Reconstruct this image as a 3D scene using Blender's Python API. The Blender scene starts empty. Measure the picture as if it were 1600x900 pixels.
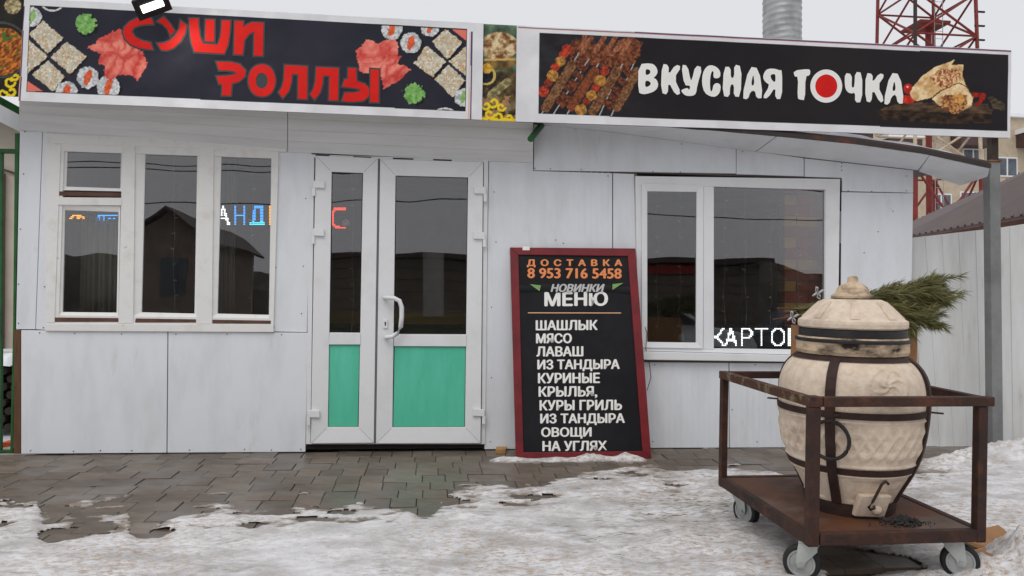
import bpy, bmesh, math, random
import numpy as np
from mathutils import Vector, Matrix
random.seed(7); RNG = np.random.default_rng(7)
scn = bpy.context.scene
COL = scn.collection

# ------------------------------------------------------------------ camera
FPX = 1200.0
YAW, PITCH, ROLL = math.radians(6.17), math.radians(1.62), 0.0105
CAM = Vector((0, -5.8, 1.06))
_F0 = Vector((math.sin(YAW), math.cos(YAW), 0)); _R0 = Vector((math.cos(YAW), -math.sin(YAW), 0)); _Z = Vector((0, 0, 1))
CF = _F0 * math.cos(PITCH) + _Z * math.sin(PITCH); _U0 = -_F0 * math.sin(PITCH) + _Z * math.cos(PITCH)
CR = math.cos(ROLL) * _R0 + math.sin(ROLL) * _U0; CU = -math.sin(ROLL) * _R0 + math.cos(ROLL) * _U0
cd = bpy.data.cameras.new('camera'); cam = bpy.data.objects.new('camera', cd); COL.objects.link(cam)
cd.sensor_width = 36; cd.lens = 36 * FPX / 1600; cd.clip_start = .05; cd.clip_end = 2000
cam.matrix_world = Matrix(((CR.x, CU.x, -CF.x, CAM.x), (CR.y, CU.y, -CF.y, CAM.y), (CR.z, CU.z, -CF.z, CAM.z), (0, 0, 0, 1)))
scn.camera = cam
# ------------------------------------------------------------------ sky and sun (overcast winter day)
world = bpy.data.worlds.new('World'); scn.world = world; world.use_nodes = True
wn = world.node_tree; bg = wn.nodes['Background']
sky = wn.nodes.new('ShaderNodeTexSky'); sky.sky_type = 'NISHITA'; sky.sun_disc = False
SUN_EL, SUN_AZ = math.radians(52), math.radians(205)          # behind the camera, a little to the left
sky.sun_elevation = SUN_EL; sky.sun_rotation = SUN_AZ; sky.air_density = 1.0; sky.dust_density = 3.0
hs = wn.nodes.new('ShaderNodeHueSaturation'); hs.inputs['Saturation'].default_value = .12
mx = wn.nodes.new('ShaderNodeMixRGB'); mx.inputs[0].default_value = .88
mx.inputs[2].default_value = (8.0, 8.15, 8.45, 1)              # even cloud deck
wn.links.new(sky.outputs[0], hs.inputs['Color']); wn.links.new(hs.outputs[0], mx.inputs[1])
wn.links.new(mx.outputs[0], bg.inputs[0]); bg.inputs[1].default_value = .10
sd = bpy.data.lights.new('sun', 'SUN'); sun = bpy.data.objects.new('sun', sd); COL.objects.link(sun)
sd.energy = 1.0; sd.angle = math.radians(40); sd.color = (1, .97, .93)
sdir = Vector((math.sin(SUN_AZ) * math.cos(SUN_EL), math.cos(SUN_AZ) * math.cos(SUN_EL), math.sin(SUN_EL)))
sun.rotation_euler = sdir.to_track_quat('Z', 'Y').to_euler()
scn.view_settings.view_transform = 'Standard'; scn.view_settings.look = 'None'
scn.view_settings.gamma = 1; scn.view_settings.exposure = 0.0; scn.view_settings.use_curve_mapping = False

# ------------------------------------------------------------------ pixel -> place
def ray(px, py): return CF + CR * ((px - 800) / FPX) - CU * ((py - 450) / FPX)
def P(px, py, Y=0.0):
    d = ray(px, py); return CAM + d * ((Y - CAM.y) / d.y)
S = .033                                                          # the ground falls away from the wall
def G(px, py, h=0.0):
    d = ray(px, py); return CAM + d * ((S * CAM.y + h - CAM.z) / (d.z - S * d.y))
def on_plane(px, py, o, n):
    d = ray(px, py); return CAM + d * ((o - CAM).dot(n) / d.dot(n))
def gz(y): return S * max(min(y, 0.0), -7.0)

# ------------------------------------------------------------------ materials
def s2l(c):
    c = np.asarray(c, float) / 255.0
    return np.where(c <= .04045, c / 12.92, ((c + .055) / 1.055) ** 2.4)
def L(*c): return tuple(float(v) for v in s2l(c)) + (1.0,)
MATS = {}
def mat(name, c1, c2=None, scale=6.0, rough=.6, bump=0.0, bscale=60.0, metal=0.0, lo=.4, hi=.65, stretch=(1, 1, 1), c3=None, s3=2.0, lo3=.55, hi3=.75, rnd=0.0, spec=.4):
    if name in MATS: return MATS[name]
    m = bpy.data.materials.new(name); m.use_nodes = True; MATS[name] = m
    nt = m.node_tree; b = nt.nodes['Principled BSDF']; N = nt.nodes.new; K = nt.links.new
    b.inputs['Roughness'].default_value = rough; b.inputs['Metallic'].default_value = metal
    b.inputs['Specular IOR Level'].default_value = spec
    tc = N('ShaderNodeTexCoord'); mp = N('ShaderNodeMapping'); mp.inputs['Scale'].default_value = stretch
    K(tc.outputs['Object'], mp.inputs[0])
    def layer(prev, col, sc, a, z):
        n = N('ShaderNodeTexNoise'); n.inputs['Scale'].default_value = sc; n.inputs['Detail'].default_value = 7; n.inputs['Roughness'].default_value = .65
        K(mp.outputs[0], n.inputs['Vector'])
        r = N('ShaderNodeMapRange'); r.inputs[1].default_value = a; r.inputs[2].default_value = z; K(n.outputs['Fac'], r.inputs[0])
        x = N('ShaderNodeMixRGB'); K(r.outputs[0], x.inputs[0]); x.inputs[2].default_value = col
        if prev is None: x.inputs[1].default_value = c1
        else: K(prev, x.inputs[1])
        return x.outputs[0]
    out = None
    if c2: out = layer(None, c2, scale, lo, hi)
    if c3: out = layer(out, c3, s3, lo3, hi3)
    if rnd:
        oi = N('ShaderNodeObjectInfo'); hv = N('ShaderNodeHueSaturation')
        r = N('ShaderNodeMapRange'); r.inputs[3].default_value = 1 - rnd; r.inputs[4].default_value = 1 + rnd; K(oi.outputs['Random'], r.inputs[0])
        K(r.outputs[0], hv.inputs['Value'])
        if out is None: hv.inputs['Color'].default_value = c1
        else: K(out, hv.inputs['Color'])
        out = hv.outputs[0]
    if out is None: b.inputs['Base Color'].default_value = c1
    else: K(out, b.inputs['Base Color'])
    if bump:
        n = N('ShaderNodeTexNoise'); n.inputs['Scale'].default_value = bscale; n.inputs['Detail'].default_value = 5; K(mp.outputs[0], n.inputs['Vector'])
        bp = N('ShaderNodeBump'); bp.inputs['Strength'].default_value = bump; bp.inputs['Distance'].default_value = .01
        K(n.outputs['Fac'], bp.inputs['Height']); K(bp.outputs[0], b.inputs['Normal'])
    return m
def emit(name, col, st):
    m = bpy.data.materials.new(name); m.use_nodes = True; nt = m.node_tree; nt.nodes.clear()
    e = nt.nodes.new('ShaderNodeEmission'); e.inputs[0].default_value = col; e.inputs[1].default_value = st
    o = nt.nodes.new('ShaderNodeOutputMaterial'); nt.links.new(e.outputs[0], o.inputs[0]); return m
def glassmat():
    m = bpy.data.materials.new('window_glass'); m.use_nodes = True; nt = m.node_tree; nt.nodes.clear()
    t = nt.nodes.new('ShaderNodeBsdfTransparent'); t.inputs[0].default_value = (.86, .87, .86, 1)
    g = nt.nodes.new('ShaderNodeBsdfGlossy'); g.inputs['Roughness'].default_value = 0.0; g.inputs[0].default_value = (1, .98, 1, 1)
    x = nt.nodes.new('ShaderNodeMixShader'); lw = nt.nodes.new('ShaderNodeFresnel'); lw.inputs[0].default_value = 1.85
    tc = nt.nodes.new('ShaderNodeTexCoord'); n = nt.nodes.new('ShaderNodeTexNoise'); n.inputs['Scale'].default_value = 2.2; n.inputs['Detail'].default_value = .5
    bp = nt.nodes.new('ShaderNodeBump'); bp.inputs['Strength'].default_value = 1; bp.inputs['Distance'].default_value = .0018
    nt.links.new(tc.outputs['Object'], n.inputs['Vector']); nt.links.new(n.outputs['Fac'], bp.inputs['Height']); nt.links.new(bp.outputs[0], g.inputs['Normal'])
    o = nt.nodes.new('ShaderNodeOutputMaterial'); nt.links.new(lw.outputs[0], x.inputs[0])
    nt.links.new(t.outputs[0], x.inputs[1]); nt.links.new(g.outputs[0], x.inputs[2]); nt.links.new(x.outputs[0], o.inputs[0]); return m
def colattr(name, rough=.45):
    m = bpy.data.materials.new(name); m.use_nodes = True; nt = m.node_tree; b = nt.nodes['Principled BSDF']
    a = nt.nodes.new('ShaderNodeAttribute'); a.attribute_name = 'ink'; nt.links.new(a.outputs['Color'], b.inputs['Base Color'])
    b.inputs['Roughness'].default_value = rough; b.inputs['Specular IOR Level'].default_value = .15; return m

M_PANEL = mat('white_panel', L(223, 226, 231), L(209, 211, 214), 3.2, .42, .12, 7, lo=.45, hi=.75, stretch=(1.5, 1.5, .45), c3=L(196, 191, 184), s3=5, lo3=.62, hi3=.85, rnd=.025)
M_BOARD = mat('white_plank', L(224, 225, 226), L(210, 211, 211), 3.0, .5, .06, 90, stretch=(.3, 3, 3), rnd=.03)
M_TRIM = mat('old_white_paint', L(228, 227, 225), L(216, 212, 206), 9, .55, .12, 70, lo=.52, hi=.72, c3=L(150, 125, 98), s3=14, lo3=.68, hi3=.78)
M_PVC = mat('white_plastic', L(226, 227, 229), L(214, 214, 214), 3, .35, lo=.5, hi=.75)
M_BROWN = mat('brown_paint', L(96, 66, 52), L(74, 50, 40), 10, .6)
M_TEAL = mat('teal_panel', L(82, 190, 158), L(98, 200, 172), 3, .4, .04, 30, lo=.42, hi=.7, stretch=(3, 3, .7), c3=L(120, 186, 168), s3=18, lo3=.66, hi3=.8)
M_BLACK = mat('black_rubber', L(26, 26, 28), L(40, 40, 42), 12, .6)
M_DARK = mat('dark_gap', L(30, 26, 24), rough=.9)
M_GLASS = glassmat()
M_RED = mat('red_frame_paint', L(122, 26, 34), L(98, 20, 28), 7, .45, .05, 50)
M_BANNERBLK = mat('black_vinyl', L(26, 25, 28), L(35, 34, 37), 2.5, .5, spec=.15)
M_WHITEINK = mat('white_letter', L(236, 234, 230), rough=.5)
M_REDINK = mat('red_letter', L(222, 34, 26), L(206, 26, 24), 3, .5, spec=.15)
M_OUTLINE = mat('letter_outline', L(50, 58, 60), rough=.5)
M_ORANGEINK = mat('orange_letter', L(232, 140, 84), rough=.5)
M_RUST = mat('rusty_steel', L(58, 36, 29), L(94, 56, 37), 11, .7, .3, 70, lo=.5, hi=.74, c3=L(38, 27, 24), s3=6, lo3=.48, hi3=.66)
M_RUSTPAINT = mat('flaking_green_rust', L(74, 44, 32), L(116, 108, 80), 16, .75, .15, 90, lo=.52, hi=.64)
M_DECK = mat('rusty_deck', L(96, 58, 36), L(74, 52, 42), 5, .7, .1, 60, c3=L(104, 92, 84), s3=3, lo3=.52, hi3=.72)
M_BAND = mat('dark_iron_band', L(44, 28, 24), L(62, 40, 32), 18, .7, .1, 80)
M_CLAY = mat('fired_clay', L(222, 205, 186), L(206, 186, 165), 26, .85, .35, 160, c3=L(128, 106, 88), s3=3.5, lo3=.55, hi3=.85)
M_SOOT = mat('sooty_clay', L(206, 182, 154), L(34, 26, 22), 4, .85, .3, 160, lo=.47, hi=.63, stretch=(1, 1, 2.2))
M_GALV = mat('galvanised', L(176, 178, 178), L(146, 148, 148), 6, .45, .05, 60, metal=.3)
M_CASTER = mat('zinc_caster', L(186, 190, 186), L(160, 164, 160), 8, .5, metal=.2)
M_CARD = mat('cardboard', L(164, 122, 84), L(146, 106, 72), 5, .85)
M_GREEN = mat('green_paint', L(30, 96, 40), L(24, 74, 34), 8, .5)
M_TOWER = mat('red_tower_paint', L(132, 46, 40), L(104, 36, 33), 3, .6)
M_CREAM = mat('cream_tower_paint', L(206, 190, 168), L(170, 150, 126), 3, .6)
M_BEIGEWALL = mat('beige_plaster', L(196, 186, 172), L(180, 168, 152), 1.5, .8)
M_BRICKFAR = mat('beige_brick', L(192, 176, 154), L(176, 160, 138), 2, .85)
M_SNOWROOF = mat('roof_snow', L(238, 240, 244), L(228, 231, 236), 6, .7, .2, 30)
M_ROOFBROWN = mat('brown_metal_roof', L(82, 62, 59), L(70, 53, 51), 3, .5)
M_WOOD = mat('weathered_wood', L(104, 70, 46), L(78, 50, 34), 8, .75, .1, 60, stretch=(4, 4, .5))
M_STEELPOST = mat('grey_post', L(128, 129, 129), L(110, 111, 111), 5, .55, .05, 60)
M_ROOM = mat('room_wall', L(186, 180, 170), L(170, 164, 154), 2, .85)
M_SCREW = mat('screw_head', L(70, 70, 72), rough=.5)

# ------------------------------------------------------------------ mesh helpers
def tag(o, label=None, cat=None, group=None, kind=None):
    if label: o['label'] = label
    if cat: o['category'] = cat
    if group: o['group'] = group
    if kind: o['kind'] = kind
    return o
def link(name, me, m, parent=None, smooth=False, bevel=0.0, **kw):
    o = bpy.data.objects.new(name, me); COL.objects.link(o)
    if m is not None and not me.materials: me.materials.append(m)
    if smooth:
        me.polygons.foreach_set('use_smooth', [True] * len(me.polygons))
    if parent is not None:
        o.parent = parent
        if parent.type == 'EMPTY' and not parent.get('local'): o.matrix_parent_inverse = parent.matrix_basis.inverted()
    if bevel:
        b = o.modifiers.new('bevel', 'BEVEL'); b.width = bevel; b.segments = 2; b.limit_method = 'ANGLE'
    tag(o, **kw); return o
def pyd(name, vs, fs, m, parent=None, **kw):
    me = bpy.data.meshes.new(name); me.from_pydata([tuple(v) for v in vs], [], fs); me.update(); return link(name, me, m, parent, **kw)
def thing(name, loc, label, cat, group=None, rot=None, local=False):
    e = bpy.data.objects.new(name, None); COL.objects.link(e); e.empty_display_size = .1
    e.matrix_basis = Matrix.Translation(Vector(loc)) @ (rot.to_4x4() if rot is not None else Matrix.Identity(4))
    tag(e, label, cat, group)
    if local: e['local'] = 1
    return e
BOXF = [(0, 1, 2, 3), (7, 6, 5, 4), (0, 4, 5, 1), (1, 5, 6, 2), (2, 6, 7, 3), (3, 7, 4, 0)]
class MB:
    def __init__(s): s.v = []; s.f = []
    def add(s, vs, fs):
        n = len(s.v); s.v += [tuple(v) for v in vs]; s.f += [tuple(i + n for i in f) for f in fs]; return s
    def box(s, x0, x1, y0, y1, z0, z1):
        return s.add([(x0, y0, z0), (x0, y0, z1), (x1, y0, z1), (x1, y0, z0), (x0, y1, z0), (x0, y1, z1), (x1, y1, z1), (x1, y1, z0)], BOXF)
    def bar(s, a, b, w, h=None, up=(0, 0, 1)):
        a, b = Vector(a), Vector(b); h = h or w; d = (b - a).normalized(); u = Vector(up)
        if abs(d.dot(u)) > .95: u = Vector((1, 0, 0))
        x = d.cross(u).normalized() * (w / 2); y = x.cross(d).normalized() * (h / 2)
        return s.add([a - x - y, a - x + y, a + x + y, a + x - y, b - x - y, b - x + y, b + x + y, b + x - y], BOXF)
    def prism(s, front, back):
        n = len(front)
        return s.add(list(front) + list(back), [tuple(range(n)), tuple(range(2 * n - 1, n - 1, -1))] + [(i, i + n, (i + 1) % n + n, (i + 1) % n) for i in range(n)])
    def slab(s, pts, Y, th):
        f = [P(x, y, Y) for x, y in pts]; return s.prism(f, [v + Vector((0, th, 0)) for v in f])
    def ring(s, o4, i4, Y, th, inset=0.0):
        """mitred frame: outer and inner quads in photo px on plane Y; inner edge set back by inset"""
        O = [P(x, y, Y) for x, y in o4]; I = [P(x, y, Y) + Vector((0, inset, 0)) for x, y in i4]
        t = Vector((0, th, 0)); v = O + I + [p + t for p in O] + [P(x, y, Y) + t for x, y in i4]
        f = []
        for k in range(4):
            j = (k + 1) % 4
            f += [(k, j, 4 + j, 4 + k), (k, 8 + k, 8 + j, j), (4 + k, 4 + j, 12 + j, 12 + k)]
        return s.add(v, f)
    def tube(s, pts, r, n=8, cap=True):
        pts = [Vector(p) for p in pts]; rs = r if isinstance(r, (list, tuple)) else [r] * len(pts)
        base = len(s.v); ref = Vector((0, 0, 1))
        for i, p in enumerate(pts):
            d = (pts[min(i + 1, len(pts) - 1)] - pts[max(i - 1, 0)]).normalized()
            u = ref if abs(d.dot(ref)) < .9 else Vector((1, 0, 0))
            x = d.cross(u).normalized(); y = x.cross(d)
            for k in range(n):
                a = 2 * math.pi * k / n; s.v.append(tuple(p + (x * math.cos(a) + y * math.sin(a)) * rs[i]))
        for i in range(len(pts) - 1):
            for k in range(n):
                k2 = (k + 1) % n; s.f.append((base + i * n + k, base + i * n + k2, base + (i + 1) * n + k2, base + (i + 1) * n + k))
        if cap:
            s.f.append(tuple(base + k for k in range(n - 1, -1, -1))); e = base + (len(pts) - 1) * n; s.f.append(tuple(e + k for k in range(n)))
        return s
    def lathe(s, prof, n=32, c=(0, 0, 0), fn=None):
        base = len(s.v); c = Vector(c)
        for r, z in prof:
            for k in range(n):
                a = 2 * math.pi * k / n; rr = r + (fn(a, z, r) if fn else 0)
                s.v.append((c.x + rr * math.sin(a), c.y - rr * math.cos(a), c.z + z))
        for i in range(len(prof) - 1):
            for k in range(n):
                k2 = (k + 1) % n; s.f.append((base + i * n + k, base + i * n + k2, base + (i + 1) * n + k2, base + (i + 1) * n + k))
        s.f.append(tuple(base + k for k in range(n - 1, -1, -1))); e = base + (len(prof) - 1) * n; s.f.append(tuple(e + k for k in range(n)))
        return s
    def build(s, name, m, parent=None, **kw): return pyd(name, s.v, s.f, m, parent, **kw)
def quad(x0, y0, x1, y1): return [(x0, y0), (x1, y0), (x1, y1), (x0, y1)]

def vnoise(x, y, seed=0):
    xi = np.floor(x).astype(np.int64); yi = np.floor(y).astype(np.int64); fx = x - xi; fy = y - yi
    def h(a, b):
        n = (a * 374761393 + b * 668265263 + seed * 974711) & 0xffffffff
        n = ((n ^ (n >> 13)) * 1274126177) & 0xffffffff
        return ((n ^ (n >> 16)) & 0xffff) / 65535.0
    u = fx * fx * (3 - 2 * fx); w = fy * fy * (3 - 2 * fy)
    return (h(xi, yi) * (1 - u) + h(xi + 1, yi) * u) * (1 - w) + (h(xi, yi + 1) * (1 - u) + h(xi + 1, yi + 1) * u) * w
def fbm(x, y, seed=0, oct=4):
    t = 0; a = .5; tot = 0
    for i in range(oct):
        t = t + a * vnoise(x * 2 ** i, y * 2 ** i, seed + i * 17); tot += a; a *= .55
    return t / tot

def text_mesh(body, shear=0.0, weight=0.0, spacing=1.0):
    c = bpy.data.curves.new('t', 'FONT'); c.body = body; c.shear = shear; c.offset = weight; c.space_character = spacing; c.resolution_u = 3
    o = bpy.data.objects.new('t', c); COL.objects.link(o)
    dg = bpy.context.evaluated_depsgraph_get(); dg.update()
    me = bpy.data.meshes.new_from_object(o.evaluated_get(dg)); bpy.data.objects.remove(o); bpy.data.curves.remove(c); return me
def text_on(name, body, rect, place, m, parent, slope=0.0, bold=.85, **kw):
    """lettering fitted into a photo-pixel rect, laid on a surface by place(px,py)"""
    me = text_mesh(body, **kw)
    co = np.array([v.co[:] for v in me.vertices]); lo = co.min(0); hi = co.max(0)
    x0, y0, x1, y1 = rect
    for v in me.vertices:
        u = (v.co.x - lo[0]) / (hi[0] - lo[0]); w = (v.co.y - lo[1]) / (hi[1] - lo[1])
        px = x0 + u * (x1 - x0); v.co = place(px, y1 + (y0 - y1) * w + slope * (px - x0))
    base = [v.co.copy() for v in me.vertices]; polys = [tuple(p.vertices) for p in me.polygons]; nb = len(base); vs = []; fs = []
    ex = (place(x0 + 1, y0) - place(x0, y0)); ey = (place(x0, y0 + 1) - place(x0, y0)); nn = ex.cross(ey).normalized()
    if nn.y > 0: nn = -nn
    for k, (ox, oy) in enumerate(((0, 0), (-bold, 0), (bold, 0), (0, bold * .5), (0, -bold * .5))):
        fs += [tuple(i + len(vs) for i in p) for p in polys]; vs += [b + ex * ox + ey * oy + nn * (.00012 * k) for b in base]
    me2 = bpy.data.meshes.new(name); me2.from_pydata([tuple(v) for v in vs], [], fs)
    return link(name, me2, m, parent)
def glyph(name, loops, place, m, parent):
    """flat letter cut from closed outlines (even-odd) given in photo px"""
    c = bpy.data.curves.new('g', 'CURVE'); c.dimensions = '2D'; c.fill_mode = 'BOTH'
    for lp in loops:
        sp = c.splines.new('POLY'); sp.points.add(len(lp) - 1); sp.use_cyclic_u = True
        for p, q in zip(sp.points, lp): p.co = (q[0], -q[1], 0, 1)
    o = bpy.data.objects.new('g', c); COL.objects.link(o)
    dg = bpy.context.evaluated_depsgraph_get(); dg.update()
    me = bpy.data.meshes.new_from_object(o.evaluated_get(dg)); bpy.data.objects.remove(o); bpy.data.curves.remove(c)
    for v in me.vertices: v.co = place(v.co.x, -v.co.y)
    return link(name, me, m, parent)
def smooth_loop(pts, it=2):
    for _ in range(it):
        q = []
        for i, a in enumerate(pts):
            b = pts[(i + 1) % len(pts)]; q += [(a[0] * .75 + b[0] * .25, a[1] * .75 + b[1] * .25), (a[0] * .25 + b[0] * .75, a[1] * .25 + b[1] * .75)]
        pts = q
    return pts
def grow(pts, d):
    """offset a closed outline outwards by d px"""
    a = sum(pts[i][0] * pts[(i + 1) % len(pts)][1] - pts[(i + 1) % len(pts)][0] * pts[i][1] for i in range(len(pts)))
    sg = 1 if a > 0 else -1; out = []
    for i, p in enumerate(pts):
        q, r = pts[i - 1], pts[(i + 1) % len(pts)]
        e1 = Vector((p[0] - q[0], p[1] - q[1])).normalized(); e2 = Vector((r[0] - p[0], r[1] - p[1])).normalized()
        n = Vector((e1.y + e2.y, -(e1.x + e2.x))); l = max(n.length, .7); n = n / l * (2 / max(l, .9)) if l > 0 else n
        out.append((p[0] + sg * n.x * d, p[1] + sg * n.y * d))
    return out

# ================================================================== GROUND
gv = []; ys = [-300, -60, -7.0, -3.5, 0, 60, 300]
for y in ys:
    for x in (-300, -8, 8, 300): gv.append((x, y, gz(y) - .035))
gf = [(r * 4 + c, r * 4 + c + 1, r * 4 + c + 5, r * 4 + c + 4) for r in range(len(ys) - 1) for c in range(3)]
M_GROUND = mat('trodden_snow_ground', L(206, 206, 208), L(150, 142, 134), .8, .8, .2, 8, lo=.42, hi=.62)
pyd('ground', gv, gf, M_GROUND, kind='structure')

# pavement: slabs laid in rows along the wall
SNOWLINE = [(-400, 790), (0, 788), (58, 785), (66, 813), (140, 816), (200, 807), (214, 834), (250, 826), (275, 806), (340, 799), (390, 805), (440, 808), (470, 802), (482, 789), (560, 785), (600, 790), (650, 796), (690, 784), (720, 777), (750, 769), (800, 768), (840, 761), (872, 747), (905, 742), (960, 738), (1040, 735), (1130, 733), (1250, 737), (1400, 741), (1470, 737), (1500, 722), (1540, 708), (1700, 700), (2200, 690)]
_sx = np.array([p[0] for p in SNOWLINE], float); _sy = np.array([p[1] for p in SNOWLINE], float)
R3 = np.array([CR[:], CU[:], CF[:]])
def project(xyz):
    v = (np.asarray(xyz, float) - np.array(CAM[:])) @ R3.T
    w = np.maximum(v[..., 2], .05); return 800 + FPX * v[..., 0] / w, 450 - FPX * v[..., 1] / w
def snow_amount(X, Y):
    """>0 where snow lies; distance-like, in metres on the ground"""
    Z = S * np.clip(Y, -7, 0); px, py = project(np.stack([X, Y, Z], -1))
    ly = np.interp(px, _sx, _sy)
    ok = Y > -5.2
    # snow line as a ground distance: find ground Y of the line under the same image column
    dz = (py - ly); dist = np.where(ok, dz * np.clip((Y + 5.9) ** 2 / 1400., .0004, .03), 1.0)
    n = fbm(X * 2.6, Y * 4.6, 3, 5) - .5; n2 = fbm(X * 11, Y * 19, 9, 4) - .5
    a = dist + n * .75 + n2 * .42
    hole = fbm(X * 2.3 + 40, Y * 5.5, 21, 4)
    a = a - np.clip(hole - .54, 0, 1) * (3.6 + 2.2 * np.clip(-X * .6, 0, 1)) * np.exp(-np.clip(dist, 0, 9) * 1.25)
    a = a - 2.3 * np.exp(-((X - 1.98) / .34) ** 2 - ((Y + 2.55) / .30) ** 2) * (.5 + fbm(X * 6, Y * 9, 61, 4))
    spot = fbm(X * 4.2 + 9, Y * 9, 31, 4)                          # small leftovers on the slabs
    left = (spot - .735) * 1.1 - .25 * np.clip(-dist - .45, 0, 3)
    return np.maximum(a, np.where(dist < 0, left, -9))
pave = pyd('pavement', [(-4.2, -3.2, gz(-3.2) - .024), (4.9, -3.2, gz(-3.2) - .024), (4.9, .0, -.024), (-4.2, .0, -.024)], [(0, 1, 2, 3)], mat('joint_sand', L(80, 73, 66), L(64, 58, 52), 20, .9), kind='structure')
M_PAVE = mat('paver_stone', L(108, 98, 88), L(90, 81, 72), 9, .5, .25, 70, c3=L(122, 96, 74), s3=2.3, lo3=.54, hi3=.76, rnd=.24, spec=.5)
def damp(m):
    nt = m.node_tree; b = nt.nodes['Principled BSDF']; g = nt.nodes.new('ShaderNodeNewGeometry'); n = nt.nodes.new('ShaderNodeTexNoise'); n.inputs['Scale'].default_value = 1.6; n.inputs['Detail'].default_value = 5
    r = nt.nodes.new('ShaderNodeMapRange'); r.inputs[1].default_value = .4; r.inputs[2].default_value = .6; r.inputs[3].default_value = .28; r.inputs[4].default_value = .68
    nt.links.new(g.outputs['Position'], n.inputs['Vector']); nt.links.new(n.outputs['Fac'], r.inputs[0]); nt.links.new(r.outputs[0], b.inputs['Roughness'])
damp(M_PAVE)
pv_meshes = []
def paver_mesh(w, d):
    b = .0025; h = .03
    vs = [(-w / 2, -d / 2, -h), (w / 2, -d / 2, -h), (w / 2, d / 2, -h), (-w / 2, d / 2, -h), (-w / 2, -d / 2, -b), (w / 2, -d / 2, -b), (w / 2, d / 2, -b), (-w / 2, d / 2, -b),
          (-w / 2 + b, -d / 2 + b, 0), (w / 2 - b, -d / 2 + b, 0), (w / 2 - b, d / 2 - b, 0), (-w / 2 + b, d / 2 - b, 0)]
    fs = [(0, 1, 5, 4), (1, 2, 6, 5), (2, 3, 7, 6), (3, 0, 4, 7), (4, 5, 9, 8), (5, 6, 10, 9), (6, 7, 11, 10), (7, 4, 8, 11), (8, 9, 10, 11)]
    me = bpy.data.meshes.new('paver'); me.from_pydata(vs, [], fs); me.materials.append(M_PAVE); return me
PW = [.146, .186, .246]; PM = [paver_mesh(w - .0035, .1755) for w in PW]
cand = []
y = -.09; row = 0
while y > -2.6:
    x = -4.1 + (.09 if row % 2 else 0); 
    while x < 4.75:
        k = random.choice([0, 0, 1, 2] if x > -1 else [1, 2, 2]); w = PW[k]; cand.append((x + w / 2, y, k, row)); x += w
    y -= .18; row += 1
cx = np.array([c[0] for c in cand]); cy = np.array([c[1] for c in cand])
cov = np.ones(len(cand))
for dx in (-.09, 0, .09):
    for dy in (-.08, 0, .08): cov = np.minimum(cov, snow_amount(cx + dx, cy + dy))
ppx, ppy = project(np.stack([cx, cy, S * cy], -1))
vis = (cov < .02) & (ppx > -30) & (ppx < 1630) & (ppy < 900)
area = np.where(vis, 1.0 / np.maximum((cy + 5.8), 1) ** 3, 0); order = np.argsort(-area)
chosen = set(int(i) for i in order[:300] if vis[i])
rest = MB()
tiltR = Matrix.Rotation(math.atan(S), 3, 'X')
for i, (x, y, k, r) in enumerate(cand):
    dz = random.uniform(-.003, .003); rot = Matrix.Rotation(math.atan(S) + random.uniform(-.012, .012), 4, 'X') @ Matrix.Rotation(random.uniform(-.012, .012), 4, 'Y')
    if i in chosen:
        o = bpy.data.objects.new('paver', PM[k]); COL.objects.link(o); o.parent = pave
        o.matrix_basis = Matrix.Translation((x, y, S * y + dz)) @ rot
    else:
        mtx = Matrix.Translation((x, y, S * y + dz)) @ rot; rest.add([mtx @ v.co for v in PM[k].vertices], [tuple(p.vertices) for p in PM[k].polygons])
rest.build('covered_pavers', M_PAVE, pave, kind='stuff')

# snow and trodden ice over the pavement
def axis(a, b, step): return np.arange(a, b + step * .5, step)
xs = axis(-4.0, 5.6, .0135); ysn = np.concatenate([axis(-5.0, -3.4, .03), axis(-3.375, .28, .0135)])
X, Y = np.meshgrid(xs, ysn)
A = snow_amount(X, Y)
Z0 = S * np.clip(Y, -7, 0)
lump = fbm(X * 5, Y * 6, 5, 4); fine = fbm(X * 28, Y * 34, 6, 3)
T = .007 * (1 - np.exp(-np.clip(A, 0, 9) / .12)) + np.clip(A, 0, .6) * (.022 * lump + .008 * fine) * 1.8 + np.clip(A, 0, 1) * .006
for sx_, sy_, sl in ((X * 1.9, Y * 1.3, 81), (X * 2.7 + 7, Y * 1.9, 82)):                 # trodden hollows
    T -= np.clip(fbm(sx_ * 2.2, sy_ * 2.2, sl, 2) - .60, 0, 1) * .05 * np.clip(A, 0, .5)
T = np.maximum(T, .0015)
def hump(px, py, sx, sy, h, seed=0):
    c = G(px, py); k = np.exp(-((X - c.x) / sx) ** 2 - ((Y - c.y) / sy) ** 2)
    return h * k * (.15 + 1.7 * fbm(X * 11 + seed, Y * 11, 40 + seed, 5))
EX = np.zeros_like(X)
for a in [(1500, 722, .20, .08, .07), (1560, 718, .30, .11, .085), (1640, 722, .4, .16, .10), (1480, 732, .16, .08, .03), (1575, 888, .10, .09, .10), (1600, 903, .14, .1, .10), (1440, 905, .12, .06, .05), (1530, 905, .07, .05, .06), (1120, 870, .06, .03, .02)]:
    EX += hump(a[0], a[1], a[2], a[3], a[4], len(str(a)))
bx0, bx1 = G(762, 719).x, G(1012, 719).x; yb = G(890, 719).y
ridge = np.exp(-((Y - yb + .015 * np.sin(X * 9)) / .045) ** 2) * np.clip((X - bx0) / .12, 0, 1) * np.clip((bx1 - X) / .08, 0, 1) * (.012 + .06 * fbm(X * 7, Y * 3, 77, 4) ** 1.5)
EX += ridge
T = np.maximum(T, 0) + EX
keepv = (A > -.035) | (EX > .001)
T = np.where(A > 0, T + EX * 0, np.where(EX > .001, EX - .004, A * .35)) + .0
idx = -np.ones(X.shape, int); keepf = keepv[:-1, :-1] & keepv[1:, :-1] & keepv[:-1, 1:] & keepv[1:, 1:]
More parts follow.
